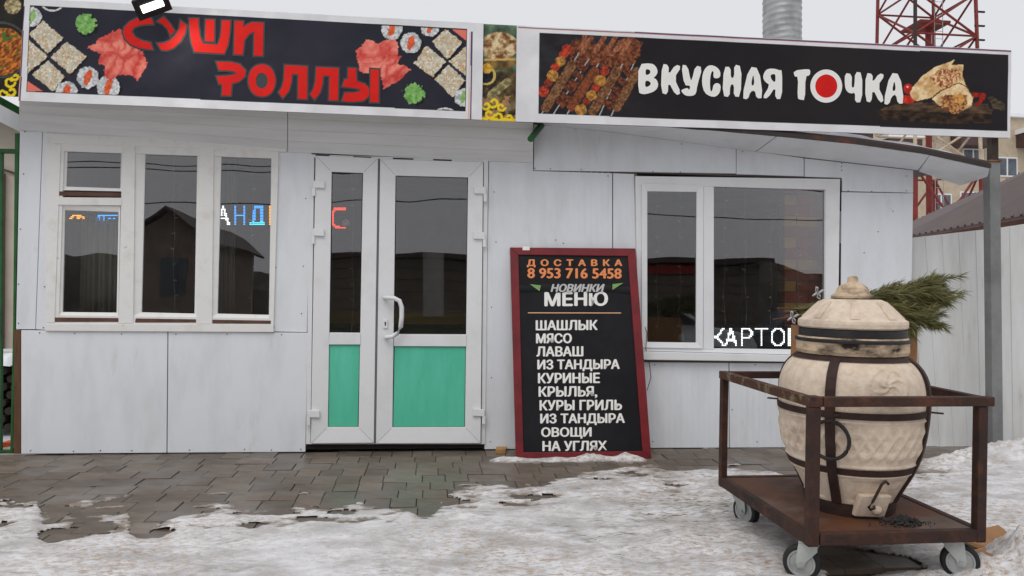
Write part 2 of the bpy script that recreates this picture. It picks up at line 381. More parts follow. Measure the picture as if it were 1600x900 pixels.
used = np.zeros_like(keepv); used[:-1, :-1] |= keepf; used[1:, :-1] |= keepf; used[:-1, 1:] |= keepf; used[1:, 1:] |= keepf
idx[used] = np.arange(used.sum())
sv = np.stack([X, Y, Z0 + T], -1)[used]
a, b, c, d = idx[:-1, :-1][keepf], idx[:-1, 1:][keepf], idx[1:, 1:][keepf], idx[1:, :-1][keepf]
me = bpy.data.meshes.new('snow'); me.from_pydata(sv.tolist(), [], np.stack([a, b, c, d], -1).tolist())
at = me.attributes.new('cover', 'FLOAT', 'POINT'); at.data.foreach_set('value', np.clip(np.maximum(A, EX * 12)[used] / .30, 0, 1).astype(np.float32))
def snow_material():
    m = bpy.data.materials.new('trodden_snow'); m.use_nodes = True; nt = m.node_tree; b = nt.nodes['Principled BSDF']; N = nt.nodes.new; K = nt.links.new
    tc = N('ShaderNodeTexCoord')
    def noise(sc, det, rgh, stretch=(1, 1, 1)):
        mp = N('ShaderNodeMapping'); mp.inputs['Scale'].default_value = stretch; K(tc.outputs['Object'], mp.inputs[0])
        n = N('ShaderNodeTexNoise'); n.inputs['Scale'].default_value = sc; n.inputs['Detail'].default_value = det; n.inputs['Roughness'].default_value = rgh; K(mp.outputs[0], n.inputs[0]); return n.outputs['Fac']
    def rng(f, a, z, lo=0, hi=1):
        r = N('ShaderNodeMapRange'); r.inputs[1].default_value = a; r.inputs[2].default_value = z; r.inputs[3].default_value = lo; r.inputs[4].default_value = hi; K(f, r.inputs[0]); return r.outputs[0]
    def mixc(f, a, bcol):
        x = N('ShaderNodeMixRGB'); K(f, x.inputs[0]); x.inputs[2].default_value = bcol
        if isinstance(a, tuple): x.inputs[1].default_value = a
        else: K(a, x.inputs[1])
        return x.outputs[0]
    def mul(f, g):
        q = N('ShaderNodeMath'); q.operation = 'MULTIPLY'; K(f, q.inputs[0]); K(g, q.inputs[1]); return q.outputs[0]
    c = mixc(rng(noise(3.5, 6, .6, (1, 1.6, 1)), .42, .66), L(228, 228, 231), L(186, 184, 185))
    big = rng(noise(.9, 3, .5), .40, .60)
    c = mixc(mul(rng(noise(24, 7, .75, (1, 1.8, 1)), .46, .62), rng(noise(.9, 3, .5), .36, .60, .28, 1.0)), c, L(170, 146, 122))
    c = mixc(mul(rng(noise(9, 6, .7, (1, 2.2, 1)), .50, .66), rng(noise(1.3, 3, .5), .42, .60, .1, .9)), c, L(154, 149, 143))
    c = mixc(rng(noise(70, 3, .6), .665, .73, 0, .75), c, L(104, 84, 66))
    cv = N('ShaderNodeAttribute'); cv.attribute_name = 'cover'
    ad = N('ShaderNodeMath'); ad.operation = 'ADD'; K(cv.outputs['Fac'], ad.inputs[0]); K(rng(noise(16, 6, .7, (1, 1.6, 1)), .3, .7, -.45, .35), ad.inputs[1])
    sl = N('ShaderNodeMixRGB'); sl.inputs[1].default_value = L(134, 124, 114); K(c, sl.inputs[2]); K(rng(ad.outputs[0], .02, .50), sl.inputs[0]); c = sl.outputs[0]
    K(c, b.inputs['Base Color']); K(rng(noise(4, 4, .6), .4, .6, .35, .75), b.inputs['Roughness'])
    bp = N('ShaderNodeBump'); bp.inputs['Strength'].default_value = .5; bp.inputs['Distance'].default_value = .012
    K(noise(45, 6, .7, (1, 1.6, 1)), bp.inputs['Height']); K(bp.outputs[0], b.inputs['Normal']); return m
link('snow', me, snow_material(), smooth=True, label='dirty trodden snow and ice lying over the paving in front of the kiosk', cat='snow', kind='stuff')

# ================================================================== KIOSK BUILDING
kiosk = thing('kiosk', (0, 0, 0), 'white panelled food kiosk with glazed double door and two windows', 'kiosk')
def panel(pts, Y=0.0, th=.02, m=M_PANEL, name='wall_panel', bevel=.0025): return MB().slab(pts, Y, th).build(name, m, kiosk, bevel=bevel)
# lower panels and strips
panel([(33, 516), (261.5, 518), (260, 707.5), (33, 709)], -.012)
panel([(263, 518), (481, 520), (477, 706), (261.5, 707.5)], -.012)
panel([(31, 204), (66, 206), (55, 514.5), (25, 514.5)], -.004)
panel([(67, 206), (84, 207.5), (72, 515.5), (56, 514.5)], -.004)
panel([(428, 226), (487, 239), (479.5, 519), (425, 518)], .0)
panel([(764, 251), (833, 254), (833, 267), (956.5, 270.5), (957, 700.5), (757, 702)], .0)
panel([(958, 270.5), (991, 272), (1000, 700), (958.5, 700.5)], .002)
panel([(1000, 566), (1138.5, 567), (1139, 699.5), (1001, 700)], .002)
panel([(1140, 567), (1310, 568), (1311, 699), (1140.5, 699.5)], .002)
panel([(1315, 300), (1427, 302), (1420, 699), (1312, 699)], .0)
panel([(833.7, 194), (870, 197), (960, 207), (1050, 219), (1150, 232), (1150, 271), (834.5, 266)], -.006)
panel([(1151, 232.3), (1256, 247), (1256, 275.5), (1151, 272)], -.006)
panel([(1257.5, 247.2), (1427, 266), (1427, 301), (1316, 298.5), (1316, 278), (1257.5, 276)], -.006)
# vertical ribs of the profiled sheet between door and board
for px in range(770, 956, 9):
    MB().slab([(px, 257 if px < 833 else 268), (px + .8, 257 if px < 833 else 268), (px + .8 - (px < 800) * 0, 699.5), (px, 699.5)], -.0012, .003).build('sheet_rib', M_PANEL, kiosk)
for px in list(range(1010, 1132, 9)) + list(range(1150, 1306, 9)):
    MB().slab([(px, 569), (px + .8, 569), (px + .8, 698), (px, 698)], +.0008, .003).build('sheet_rib', M_PANEL, kiosk)
# wall carcass behind the panels (with the openings left free)
W = MB()
def carc(x0, y0, x1, y1): 
    p, q = P(x0, y0), P(x1, y1); W.box(p.x, q.x, .022, .10, q.z, p.z)
carc(33, 180, 84, 700); carc(84, 517, 428, 700); carc(84, 180, 428, 214); carc(428, 180, 486, 700); carc(486, 180, 762, 246)
carc(762, 180, 994, 700); carc(994, 556, 1312, 698); carc(994, 225, 1312, 279); carc(1312, 240, 1424, 698)
W.build('wall_core', mat('wall_core', L(120, 112, 104), rough=.9), kiosk)
xl, xr = P(33, 600).x, P(1421, 600).x
MB().box(xl + .002, xl + .06, .101, 3.2, .0, 2.5).build('side_wall', M_PANEL, kiosk); MB().box(xr - .06, xr - .002, .101, 3.2, .0, 2.25).build('side_wall', M_PANEL, kiosk)
MB().box(xl, xr, 3.2, 3.26, 0, 2.5).build('back_wall', M_ROOM, kiosk)
MB().box(xl + .061, xr - .061, .101, 3.199, .0, .03).build('inner_floor', M_ROOM, kiosk)
MB().box(xl + .061, 1.2, .101, 3.199, 2.44, 2.47).build('inner_ceiling', M_ROOM, kiosk); MB().box(1.22, xr - .061, .101, 3.199, 2.16, 2.19).build('inner_ceiling', M_ROOM, kiosk); MB().box(1.2, 1.22, .101, 3.199, 2.16, 2.47).build('ceiling_drop', M_ROOM, kiosk)
# corner batten of bare wood
MB().slab([(22, 515.5), (32.3, 516), (32.3, 709), (21, 709)], -.004, .05).build('corner_batten', M_WOOD, kiosk, bevel=.003)
# upper band of planks leaning out under the banner
SOF_Y = -.22
def band(px):  # lower edge at the wall, upper edge out behind the banner
    return P(px, np.interp(px, [30, 448, 833], [203.5, 237.5, 254.5]), -.008), P(px, np.interp(px, [30, 833], [149, 184]), SOF_Y)
for seg in ((30, 449), (450, 833)):
    for k in range(4):
        v = []
        for px in seg:
            a, b = band(px)
            n = (b - a).cross(Vector((1, 0, 0))).normalized()
            if n.y > 0: n = -n
            for u in (k / 4 + .0015, (k + 1) / 4 - .0015):
                q = a.lerp(b, u); v += [q, q - n * .015]
        MB().add(v, [(0, 4, 6, 2), (1, 3, 7, 5), (0, 1, 5, 4), (2, 6, 7, 3), (0, 2, 3, 1), (4, 5, 7, 6)]).build('soffit_plank', M_BOARD, kiosk)
v = []
for px in (30, 833):
    a, b = band(px); v += [a + Vector((0, .012, .02)), b + Vector((0, .02, .012))]
MB().add(v, [(0, 2, 3, 1)]).build('soffit_backing', M_DARK, kiosk)
# sloping eave of the right-hand part
EV_Y = -.38
wall_top = [(840, 194), (870, 197), (960, 207), (1050, 219), (1181, 237), (1300, 251), (1434, 266)]
def eave(px): return np.interp(px, [840, 1000, 1213, 1340, 1440, 1546], [186, 193.5, 213.5, 226, 240, 263])
def soffit(pxs_wall, pxs_eave, Yw=-.008):
    a = [P(x, np.interp(x, [p[0] for p in wall_top], [p[1] for p in wall_top]), Yw) for x in pxs_wall]; b = [P(x, eave(x), EV_Y) for x in pxs_eave]
    n = len(a); up = Vector((0, .004, .014))
    MB().add(a + b + [q + up for q in a] + [q + up for q in b], [(i, i + 1, n + i + 1, n + i) for i in range(n - 1)] + [(2 * n + i + 1, 2 * n + i, 3 * n + i, 3 * n + i + 1) for i in range(n - 1)] + [(n + i, n + i + 1, 3 * n + i + 1, 3 * n + i) for i in range(n - 1)] + [(0, n, 3 * n, 2 * n), (n - 1, 3 * n - 1, 4 * n - 1, 2 * n - 1)]).build('soffit_sheet', M_PANEL, kiosk)
soffit([840, 960, 1050, 1180], [850, 985, 1080, 1212]); soffit([1182, 1300, 1434], [1214, 1335, 1452])
# the loose corner sheet beyond the wall
a = [P(1436, 268, .0), P(1500, 290, .12), P(1543, 276, -.3), P(1546, 264, EV_Y), P(1453, 243, EV_Y)]
MB().prism(a, [q + Vector((0, .006, .012)) for q in a]).build('soffit_sheet', M_PANEL, kiosk)
# roof: dark edge, sheet, snow
e = [P(x, eave(x) - 1.0, EV_Y - .012) for x in (985, 1213, 1340, 1440, 1549)]
ft = MB()
for p, q in zip(e[:-1], e[1:]): ft.add([p, p + Vector((0, 0, .032)), q + Vector((0, 0, .032)), q, p + Vector((0, .03, 0)), p + Vector((0, .03, .032)), q + Vector((0, .03, .032)), q + Vector((0, .03, 0))], BOXF)
ft.build('roof_edge', mat('rusty_roof_edge', L(52, 46, 44), L(94, 50, 34), 5, .7, lo=.55, hi=.65), kiosk)
r0 = [q + Vector((0, .02, .034)) for q in e]; r1 = [q + Vector((0, 3.6, .22)) for q in e]; n = len(e)
MB().add(r0 + r1 + [q + Vector((0, 0, .02)) for q in r0 + r1], [(i, i + 1, n + i + 1, n + i) for i in range(n - 1)] + [(2 * n + i, 3 * n + i, 3 * n + i + 1, 2 * n + i + 1) for i in range(n - 1)] + [(i, 2 * n + i, 2 * n + i + 1, i + 1) for i in range(n - 1)] + [(n - 1, 2 * n - 1, 4 * n - 1, 3 * n - 1)]).build('roof_sheet', M_ROOFBROWN, kiosk)
sn = MB(); gx, gy = 40, 24
for j in range(gy + 1):
    for i in range(gx + 1):
        u = .35 + .65 * i / gx; px = 985 + u * 564; q = P(px, eave(px) - 1, EV_Y - .012); w = j / gy
        edge = min(1, i / 3, (gx - i) / 2, j / 1.2, (gy - j) / 2)
        q = q + Vector((0, .03 + 3.4 * w, .056 + .19 * w)); q.z += edge * (.045 + .03 * float(vnoise(np.array(i * .35), np.array(j * .5), 3)))
        sn.v.append(tuple(q))
for j in range(gy):
    for i in range(gx): k = j * (gx + 1) + i; sn.f.append((k, k + 1, k + gx + 2, k + gx + 1))
sn.build('roof_snow', M_SNOWROOF, kiosk, smooth=True)
zl = P(30, 60, 0).z
MB().box(xl - .05, P(850, 200).x, -.28, 3.3, zl - .3, zl - .26).build('roof_deck', M_ROOFBROWN, kiosk)
# green bracket pipe sticking out under the banner
a, b = P(846, 196, -.05), P(829, 217, -.32)
MB().tube([a, b], .024, 12).build('bracket_pipe', M_GREEN, kiosk, smooth=False)
# screws
scr = MB()
def screw(px, py, Y):
    c = P(px, py, Y); scr.lathe([(.0045, 0), (.0045, .003), (.002, .0045)], 6, (0, 0, 0)) ; k = 18
    for i in range(len(scr.v) - k, len(scr.v)):
        q = scr.v[i]; scr.v[i] = (c.x + q[0], c.y - q[2], c.z + q[1])
for x, y in [(48, 704), (115, 705), (157, 704), (206, 704), (296, 703), (382, 702), (424, 703), (470, 702), (62, 520), (117, 521), (190, 522), (275, 522), (355, 522), (440, 523)]: screw(x, y, -.012)
for x, y in [(39, 206), (82, 207), (37, 272), (32, 358), (29, 444), (29, 505), (79, 252), (76, 287), (75, 332), (73, 390), (70, 448), (68, 512)]: screw(x, y, -.004)
for x, y in [(434, 240), (432, 330), (431, 418), (428, 511), (478, 310), (474, 416), (471, 490), (775, 378), (772, 300), (768, 480), (768, 590), (766, 690), (868, 375), (950, 275), (950, 400), (950, 560), (950, 690), (880, 380)]: screw(x, y, 0)
for x, y in [(836, 263), (860, 264), (908, 265), (1065, 225), (1145, 229), (1160, 237), (1262, 247), (1315, 255), (1315, 260), (1315, 266), (1416, 275), (1325, 298), (1362, 299), (1416, 298), (1063, 269), (1020, 268)]: screw(x, y, -.006)
for x, y in [(1023, 570), (1180, 570), (1134, 610), (1144, 640), (1134, 690), (1395, 330), (1372, 362), (1350, 395), (1412, 300), (1300, 680), (1183, 690), (1020, 690)]: screw(x, y, 0)
scr.build('screws', M_SCREW, kiosk, kind='stuff')

# ---- old three-light timber window
win = MB().ring([(72, 207.5), (436, 222), (427, 519), (71, 518)], [(100, 236), (424, 247), (420, 497), (92, 492)], -.016, .05).build('window', M_TRIM, kiosk, bevel=.002, label='old timber window with three lights and peeling white paint')
def trim(pts, Y=-.022, th=.03, name='trim_board', m=M_TRIM): return MB().slab(pts, Y, th).build(name, m, win, bevel=.002)
trim([(84, 209), (336, 219), (447, 222.5), (447, 237), (336, 233), (84, 224)]); trim([(191, 226), (211, 227), (208, 505), (185, 505)]); trim([(313, 231), (334, 232), (331, 506), (307, 506)])
trim([(84, 225), (95, 226), (85, 504), (73, 504)]); trim([(72, 506), (427, 507), (427, 519), (71, 517)], -.03, .04, 'sill_board'); trim([(88, 308), (190, 309), (190, 321), (88, 320)], -.025)
def sash(o4, i4, parent, Y=-.012, m=M_TRIM, th=.04, inset=.012, name='sash'):
    s = MB().ring(o4, i4, Y, th, inset).build(name, m, parent, bevel=.002)
    g = [(i4[0][0] - 1, i4[0][1] - 1), (i4[1][0] + 1, i4[1][1] - 1), (i4[2][0] + 1, i4[2][1] + 1), (i4[3][0] - 1, i4[3][1] + 1)]
    MB().slab(g, Y + .020, .006).build('pane', M_GLASS, parent)
sash([(93, 226), (190, 229), (190, 299), (92, 297)], [(104, 234), (188, 238), (187, 294), (102, 291)], win)
sash([(90, 320), (188, 322), (185, 495), (86, 493)], [(100, 328), (184, 331), (181, 488.5), (96, 487.5)], win)
sash([(209, 229), (314, 232), (309, 497), (205, 495)], [(226, 238), (307.5, 240), (303, 490), (220, 488)], win)
sash([(332, 235), (431, 238), (424, 499), (328, 497)], [(345, 244.5), (425, 246.5), (420, 492), (339, 490)], win)
for p4 in ([(92, 299), (189, 301), (189, 307.5), (92, 305.5)], [(86, 496), (185, 497), (185, 503), (86, 503)], [(212, 497.5), (306, 499), (306, 504), (211, 504)], [(332, 499.5), (423, 501), (423, 506), (332, 505.5)]):
    MB().slab(p4, -.019, .02).build('drip_strip', M_BROWN, win)

# ---- right plastic window
wr = MB().ring([(993, 275), (1313, 279.5), (1309, 556), (997, 548)], [(1004, 288), (1291, 296), (1291, 547), (1004, 543)], -.02, .07, .008).build('window', M_PVC, kiosk, bevel=.003, label='white plastic window with narrow opening sash and wide fixed pane')
MB().slab([(1099, 290.5), (1115.5, 291.5), (1115.5, 546), (1099, 545)], -.018, .055).build('mullion', M_PVC, wr, bevel=.003)
sash([(1003, 287), (1099, 289.5), (1098.5, 544.5), (1003, 543)], [(1012, 298.5), (1089.5, 299.5), (1088.5, 535.5), (1012, 534.5)], wr, -.032, M_PVC, .05, .01)
MB().slab([(1115, 291), (1291.5, 295.5), (1291.5, 547.5), (1115, 546)], .012, .006).build('pane', M_GLASS, wr)
MB().slab([(998, 549), (1311, 557), (1311, 566.5), (999, 562)], -.06, .08).build('sill', M_PVC, wr, bevel=.004)
foam = mat('mounting_foam', L(190, 160, 110), L(120, 90, 60), 30, .9)
for p4 in ([(986, 273), (993, 273.5), (993, 279), (988, 278)], [(1314, 282), (1316, 282), (1315.5, 330), (1313.8, 330)], [(1313.5, 380), (1315.5, 380), (1315, 455), (1313, 455)]):
    MB().slab(p4, .004, .02).build('foam_gap', M_DARK if p4[0][0] > 1000 else foam, wr)

# ---- double door
door = MB().ring([(484, 241), (763, 250), (758, 694), (478, 694)], [(491, 246), (756, 253), (752, 692.5), (485, 692.5)], -.012, .09).build('door_frame', M_PVC, kiosk, bevel=.002)
MB().slab([(480, 694.5), (757, 694.5), (757, 700), (480, 702)], .004, .1).build('threshold', M_DARK, door)
for p in ([(493, 241.5), (515, 242.5), (515, 245), (493, 244)], [(552, 244), (580, 245), (580, 247), (552, 246)], [(614, 246.5), (646, 247.5), (646, 249.5), (614, 248.5)], [(677, 248.5), (706, 249.5), (706, 251.5), (677, 250.5)]):
    MB().slab(p, -.014, .003).build('film_scrap', M_DARK, door)
def leaf(o4, g4, p4, label):
    d = MB().ring(o4, [(g4[0][0], g4[0][1]), (g4[1][0], g4[1][1]), (p4[2][0], p4[2][1]), (p4[3][0], p4[3][1])], -.035, .06, .010).build('door_leaf', M_PVC, kiosk, bevel=.003, label=label)
    MB().slab([(g4[3][0], g4[3][1] - .5), (g4[2][0], g4[2][1] - .5), (p4[1][0], p4[1][1] + .5), (p4[0][0], p4[0][1] + .5)], -.033, .05).build('lock_rail', M_PVC, d, bevel=.003)
    MB().slab([(g4[0][0] - 1, g4[0][1] - 1), (g4[1][0] + 1, g4[1][1] - 1), (g4[2][0] + 1, g4[2][1] + 1), (g4[3][0] - 1, g4[3][1] + 1)], -.010, .006).build('pane', M_GLASS, d)
    MB().slab([(p4[0][0] - 1, p4[0][1] - 1), (p4[1][0] + 1, p4[1][1] - 1), (p4[2][0] + 1, p4[2][1] + 1), (p4[3][0] - 1, p4[3][1] + 1)], -.016, .02).build('infill_panel', M_TEAL, d)
    for q in (g4, p4):
        MB().ring([(q[0][0] - .2, q[0][1] - .2), (q[1][0] + .2, q[1][1] - .2), (q[2][0] + .2, q[2][1] + .2), (q[3][0] - .2, q[3][1] + .2)], [(q[0][0] + 1, q[0][1] + 1), (q[1][0] - 1, q[1][1] + 1), (q[2][0] - 1, q[2][1] - 1), (q[3][0] + 1, q[3][1] - 1)], -.019, .004).build('gasket', M_DARK, d)
    for (ax, ay), (bx_, by_) in zip(o4, [g4[0], g4[1], p4[2], p4[3]]):       # mitre seams
        MB().bar(P(ax, ay, -.0352) .lerp(P(bx_, by_, -.0352), .06), P(ax, ay, -.0352).lerp(P(bx_, by_, -.0252), .94), .0022, .0012, (0, 1, 0)).build('mitre_seam', mat('seam_grey', L(150, 150, 152), rough=.8), d)
    return d
dl = leaf([(493, 243), (590.5, 247), (584, 692), (485.5, 693)], [(518, 268), (567, 270), (563, 520.5), (515, 520)], [(514, 538), (563, 538), (560, 667.5), (512, 667.5)], 'narrow door leaf with slim pane over a green panel')
dr = leaf([(594, 248.5), (755, 253), (751, 692.5), (587.5, 693)], [(618, 274), (731.5, 277), (729, 523), (615.5, 522.5)], [(615.5, 540.5), (728.5, 541), (726.7, 667.5), (613, 668)], 'wide door leaf with large pane over a green panel')
MB().slab([(590.8, 248), (593.6, 248.3), (587.2, 692), (584.3, 692)], -.022, .03).build('meeting_gap', mat('grey_gasket', L(120, 120, 122), rough=.8), door)
def hinge(px, py, d, sgn):
    MB().slab([(px - 9, py - 11), (px + 9, py - 10), (px + 9, py + 1), (px - 9, py)], -.052, .018).build('hinge', M_PVC, d, bevel=.003)
    x = px + sgn * 8; MB().slab([(x - 2.5, py), (x + 2.5, py), (x + 2.5, py + 13), (x - 2.5, py + 13)], -.05, .016).build('hinge', M_PVC, d, bevel=.002)
for x, y in ((498, 293), (497, 368), (490, 652)): hinge(x, y, dl, -1)
for x, y in ((750, 302), (749, 373), (748, 650)): hinge(x, y, dr, 1)
h = [P(601, 465, -.04), P(602, 465, -.085), P(616, 466, -.09), P(624, 470, -.09), P(627.5, 480, -.09), P(627.5, 495, -.09), P(626, 511, -.09), P(621, 521, -.09), P(613, 526, -.09), P(604, 527, -.085), P(603, 527, -.04)]
MB().tube(h, .0165, 12).build('handle', M_PVC, dr, smooth=True)
MB().slab([(598.5, 499), (605.5, 499), (605.5, 513), (598.5, 513)], -.044, .01).build('lock_plate', M_PVC, dr, bevel=.004)
MB().slab([(600.8, 503), (603.2, 503), (602.8, 509), (601.2, 509)], -.0455, .003).build('keyhole', M_DARK, dr)

# ================================================================== INTERIOR THINGS SEEN THROUGH THE GLASS
def led(name, x0, y0, cols, rows, pitch, strokes, Y, colour_of, label, dash=False):
    w = cols * pitch; h_ = rows * pitch
    t = thing(name, P(x0, y0 + h_, Y), label, 'led sign')
    MB().slab([(x0 - 2, y0 - 2), (x0 + w + 2, y0 - 2), (x0 + w + 2, y0 + h_ + 2), (x0 - 2, y0 + h_ + 2)], Y + .006, .03).build('housing', mat('led_black', L(22, 22, 24), rough=.7), t)
    groups = {}
    for j in range(rows):
        for i in range(cols):
            x, y = i + .5, j + .5
            for k, (a, b) in enumerate(strokes):
                ax, ay, bx_, by_ = a[0], a[1], b[0], b[1]; dx, dy = bx_ - ax, by_ - ay; l2 = dx * dx + dy * dy or 1e-6
                u = max(0, min(1, ((x - ax) * dx + (y - ay) * dy) / l2)); ds = math.hypot(x - ax - u * dx, y - ay - u * dy)
                if ds < .72:
                    cname = colour_of(i, j)
                    if cname: groups.setdefault(cname, MB())
                    else: break
                    s_ = .36 if not dash else .52; sy = .36 if not dash else .26
                    groups[cname].slab([(x0 + (x - s_) * pitch, y0 + (y - sy) * pitch), (x0 + (x + s_) * pitch, y0 + (y - sy) * pitch), (x0 + (x + s_) * pitch, y0 + (y + sy) * pitch), (x0 + (x - s_) * pitch, y0 + (y + sy) * pitch)], Y, .004); break
    for cname, mb in groups.items(): mb.build('led_letters', LEDM[cname], t)
LEDM = {'white': emit('led_white', (1, 1, 1, 1), 3), 'blue': emit('led_blue', (.03, .32, 1, 1), 3), 'cyan': emit('led_cyan', (.05, .75, 1, 1), 2.6), 'orange': emit('led_orange', (1, .36, .02, 1), 3), 'red': emit('led_red', (1, .06, .03, 1), 3)}
def seg(*pts): return [(pts[i], pts[i + 1]) for i in range(len(pts) - 1)]
def shift(st, dx, dy=0, k=1.0): return [((a[0] * k + dx, a[1] * k + dy), (b[0] * k + dx, b[1] * k + dy)) for a, b in st]
LK = seg((.5, .5), (.5, 11.5)) + seg((.5, 6), (3, 5.8), (7, .5)) + seg((3, 5.8), (7.2, 11.5)); LA = seg((.5, 11.5), (4, .5), (7.5, 11.5)) + seg((1.8, 8), (6.2, 8))
LR = seg((.5, 11.5), (.5, .5), (5, .5), (7, 2.2), (7, 4.6), (5, 6.4), (.5, 6.4)); LT = seg((0, .5), (8, .5)) + seg((4, .5), (4, 11.5))
LO = seg((3, .5), (6, .5), (8.3, 3.2), (8.3, 8.8), (6, 11.5), (3, 11.5), (.6, 8.8), (.6, 3.2), (3, .5)); LJ = seg((.5, 11.5), (.5, .5)) + seg((.5, 9.5), (6, .5)) + seg((6, .5), (6, 11.5))
LN = seg((.5, .5), (.5, 11.5)) + seg((.5, 6), (6.5, 6)) + seg((6.5, .5), (6.5, 11.5)); LD = seg((0, 11.5), (8.5, 11.5)) + seg((1.6, 11.5), (2.4, .5), (7, .5), (7, 11.5)); LY = seg((.5, .5), (.5, 11.5), (4, 11.5), (4, 6), (.5, 6)) + seg((7, .5), (7, 11.5))
led('led_ticker', 1116, 512.5, 62, 13, 2.35, shift(LK, -1.0) + shift(LA, 7.2) + shift(LR, 18) + shift(LT, 27.3) + shift(LO, 38) + shift(LJ, 49.5), .06, lambda i, j: 'white', 'scrolling sign with white dotted letters low behind the wide plastic window pane')
led('led_ticker', 345, 321, 35, 13, 2.36, shift(LA, -2.5, .5) + shift(LN, 9, .5) + shift(LD, 20, .5) + shift(LY, 32, .5), .16, lambda i, j: 'white' if i < 7 else ('cyan' if j > 9 and i > 18 else 'blue') if i < 31 else 'orange', 'scrolling sign with white and blue letters behind the right timber light', dash=True)
led('led_ticker', 519, 324, 10, 15, 2.36, shift(seg((8.5, 1), (2, 1), (.6, 3), (.6, 11), (2.4, 13), (8, 13.5)), 0), .12, lambda i, j: 'red' if (j % 4 < 2 or i < 2) else None, 'scrolling sign with a red letter behind the narrow door pane', dash=True)
led('led_ticker', 108, 333, 32, 5, 2.36, shift(seg((1, 3.5), (3, 1.2), (5, 1.5), (6, 3.8)), 0) + shift(seg((7, 2), (10, 3.2)), 0) + shift(seg((20, 2), (31, 1.5)), 0) + shift(seg((21, 4), (30, 3.6)), 0), .3, lambda i, j: 'orange' if i < 14 else 'blue', 'small scrolling sign with orange and blue marks behind the lower left timber light', dash=True)
c = P(541, 349, .035)
b_ = MB().lathe([(.004, -.032), (.018, -.027), (.029, -.013), (.032, 0), (.029, .013), (.018, .027), (.004, .032)], 20, c).build('ball_ornament', mat('green_white_ball', L(20, 120, 60), L(235, 240, 235), 14, .3, lo=.5, hi=.54), None, smooth=True)
tag(b_, 'small green and white ball hanging behind the narrow door pane', 'ornament')
def garland(px, y0, y1, Y, where):
    t = thing('fairy_light_string', P(px, y0, Y), 'thin string of fairy lights hanging behind the ' + where, 'fairy lights', 'fairy lights hanging behind the ' + where)
    pts = [P(px + 1.5 * math.sin(i * 1.3 + px), y0 + (y1 - y0) * i / 10, Y) for i in range(11)]
    MB().tube(pts, .0017, 4).build('wire', mat('clear_wire', L(190, 188, 180), rough=.4), t)
    mb = MB()
    for i in range(1, 10):
        if random.random() < .7: mb.bar(pts[i], pts[i] + Vector((random.choice((-1, 1)) * .022, -.004, random.uniform(-.004, .016))), .005)
    mb.build('bulbs', mat('clear_bulb', L(225, 222, 214), rough=.3), t)
for px in (1027, 1062): garland(px, 300, 534, .07, 'narrow sash of the plastic window')
for px in (1132, 1165, 1205, 1247): garland(px, 293, 508, .09, 'wide pane of the plastic window')
garland(272, 241, 488, .08, 'middle timber light'); garland(394, 248, 490, .10, 'right timber light'); garland(551, 272, 518, .08, 'narrow door pane')
for (x0_, x1_, yt, yb_, Yc, wh) in ((128, 190, 338, 492, .30, 'lower left timber light'), (342, 366, 250, 494, .34, 'right timber light')):
    mb = MB(); n = 48; a_, b_ = P(x0_, yt, Yc), P(x1_, yb_, Yc)
    for i in range(n + 1):
        x = a_.x + (b_.x - a_.x) * i / n; y_ = Yc + .022 * math.sin(i * 1.05) + .012 * math.sin(i * .41)
        mb.v += [(x, y_, a_.z), (x, y_ + .01 * math.sin(i * .7), b_.z)]
    for i in range(n): mb.f.append((2 * i, 2 * i + 2, 2 * i + 3, 2 * i + 1))
    o = mb.build('curtain', mat('pale_curtain', L(204, 198, 186), L(186, 180, 168), 4, .9), None, smooth=True); m_ = o.modifiers.new('cloth', 'SOLIDIFY'); m_.thickness = .002
    tag(o, 'pale folded curtain hanging behind the ' + wh, 'curtain')
# oven of coloured bricks
ov = thing('brick_oven', P(1260, 560, .75), 'indoor oven wall of yellow and red bricks behind the wide plastic window', 'oven')
M_BY = mat('yellow_brick', L(240, 190, 100), L(226, 168, 84), 8, .7, .1, 60, rnd=.08); M_BR = mat('red_brick', L(196, 96, 76), L(176, 84, 68), 8, .7, .1, 60, rnd=.08)
o0 = P(1226, 545, .15); 
for r in range(17):
    for q in range(3):
        x0 = o0.x + q * .205 - (.10 if r % 2 else 0) ; z0 = o0.z - .15 + r * .088
        if r > 13 and q == 2 or x0 + .2 > o0.x + .52: continue
        x0c = max(x0, o0.x)
        yel = (r % 4 == 1 and q in (0, 1)) or (r % 4 == 3 and q != 1) 
        MB().box(x0c, x0 + .199, .15, .25, z0, z0 + .082).build('brick', M_BY if yel else M_BR, ov, bevel=.003)
MB().box(o0.x + .005, o0.x + .50, .156, .29, .03, o0.z - .15 + 17 * .088).build('mortar', mat('mortar', L(120, 108, 98), rough=.9), ov)
# counter
cn = thing('shop_counter', P(620, 560, .9), 'shop counter with yellow and green front behind the door panes', 'counter')
a, b = P(500, 484, .9), P(745, 484, .9)
for z0, z1, m, nme in ((P(600, 506, .9).z, P(600, 487, .9).z, mat('counter_yellow', L(206, 176, 40), rough=.5), 'yellow_front'), (.03, P(600, 506.3, .9).z, mat('counter_green', L(40, 110, 40), rough=.5), 'green_front')):
    MB().box(a.x, b.x, .9, 1.3, z0, z1).build(nme, m, cn)
MB().box(a.x - .02, b.x + .02, .88, 1.32, P(600, 486.8, .9).z, P(600, 482, .9).z).build('counter_top', mat('counter_top', L(170, 168, 162), rough=.4), cn)
pp = MB().slab([(661, 393), (693.5, 393), (693.5, 494), (661, 494)], .003, .0015).build('paper_notice', mat('notice_paper', L(168, 166, 164), L(150, 148, 148), 5, .8), None)
tag(pp, 'plain pale paper sheet stuck inside the wide door pane', 'notice')
jar = thing('glass_jar', P(1064, 534, .06), 'pale jar with golden lid standing inside the narrow plastic sash', 'jar')
c = P(1064, 534, .06)
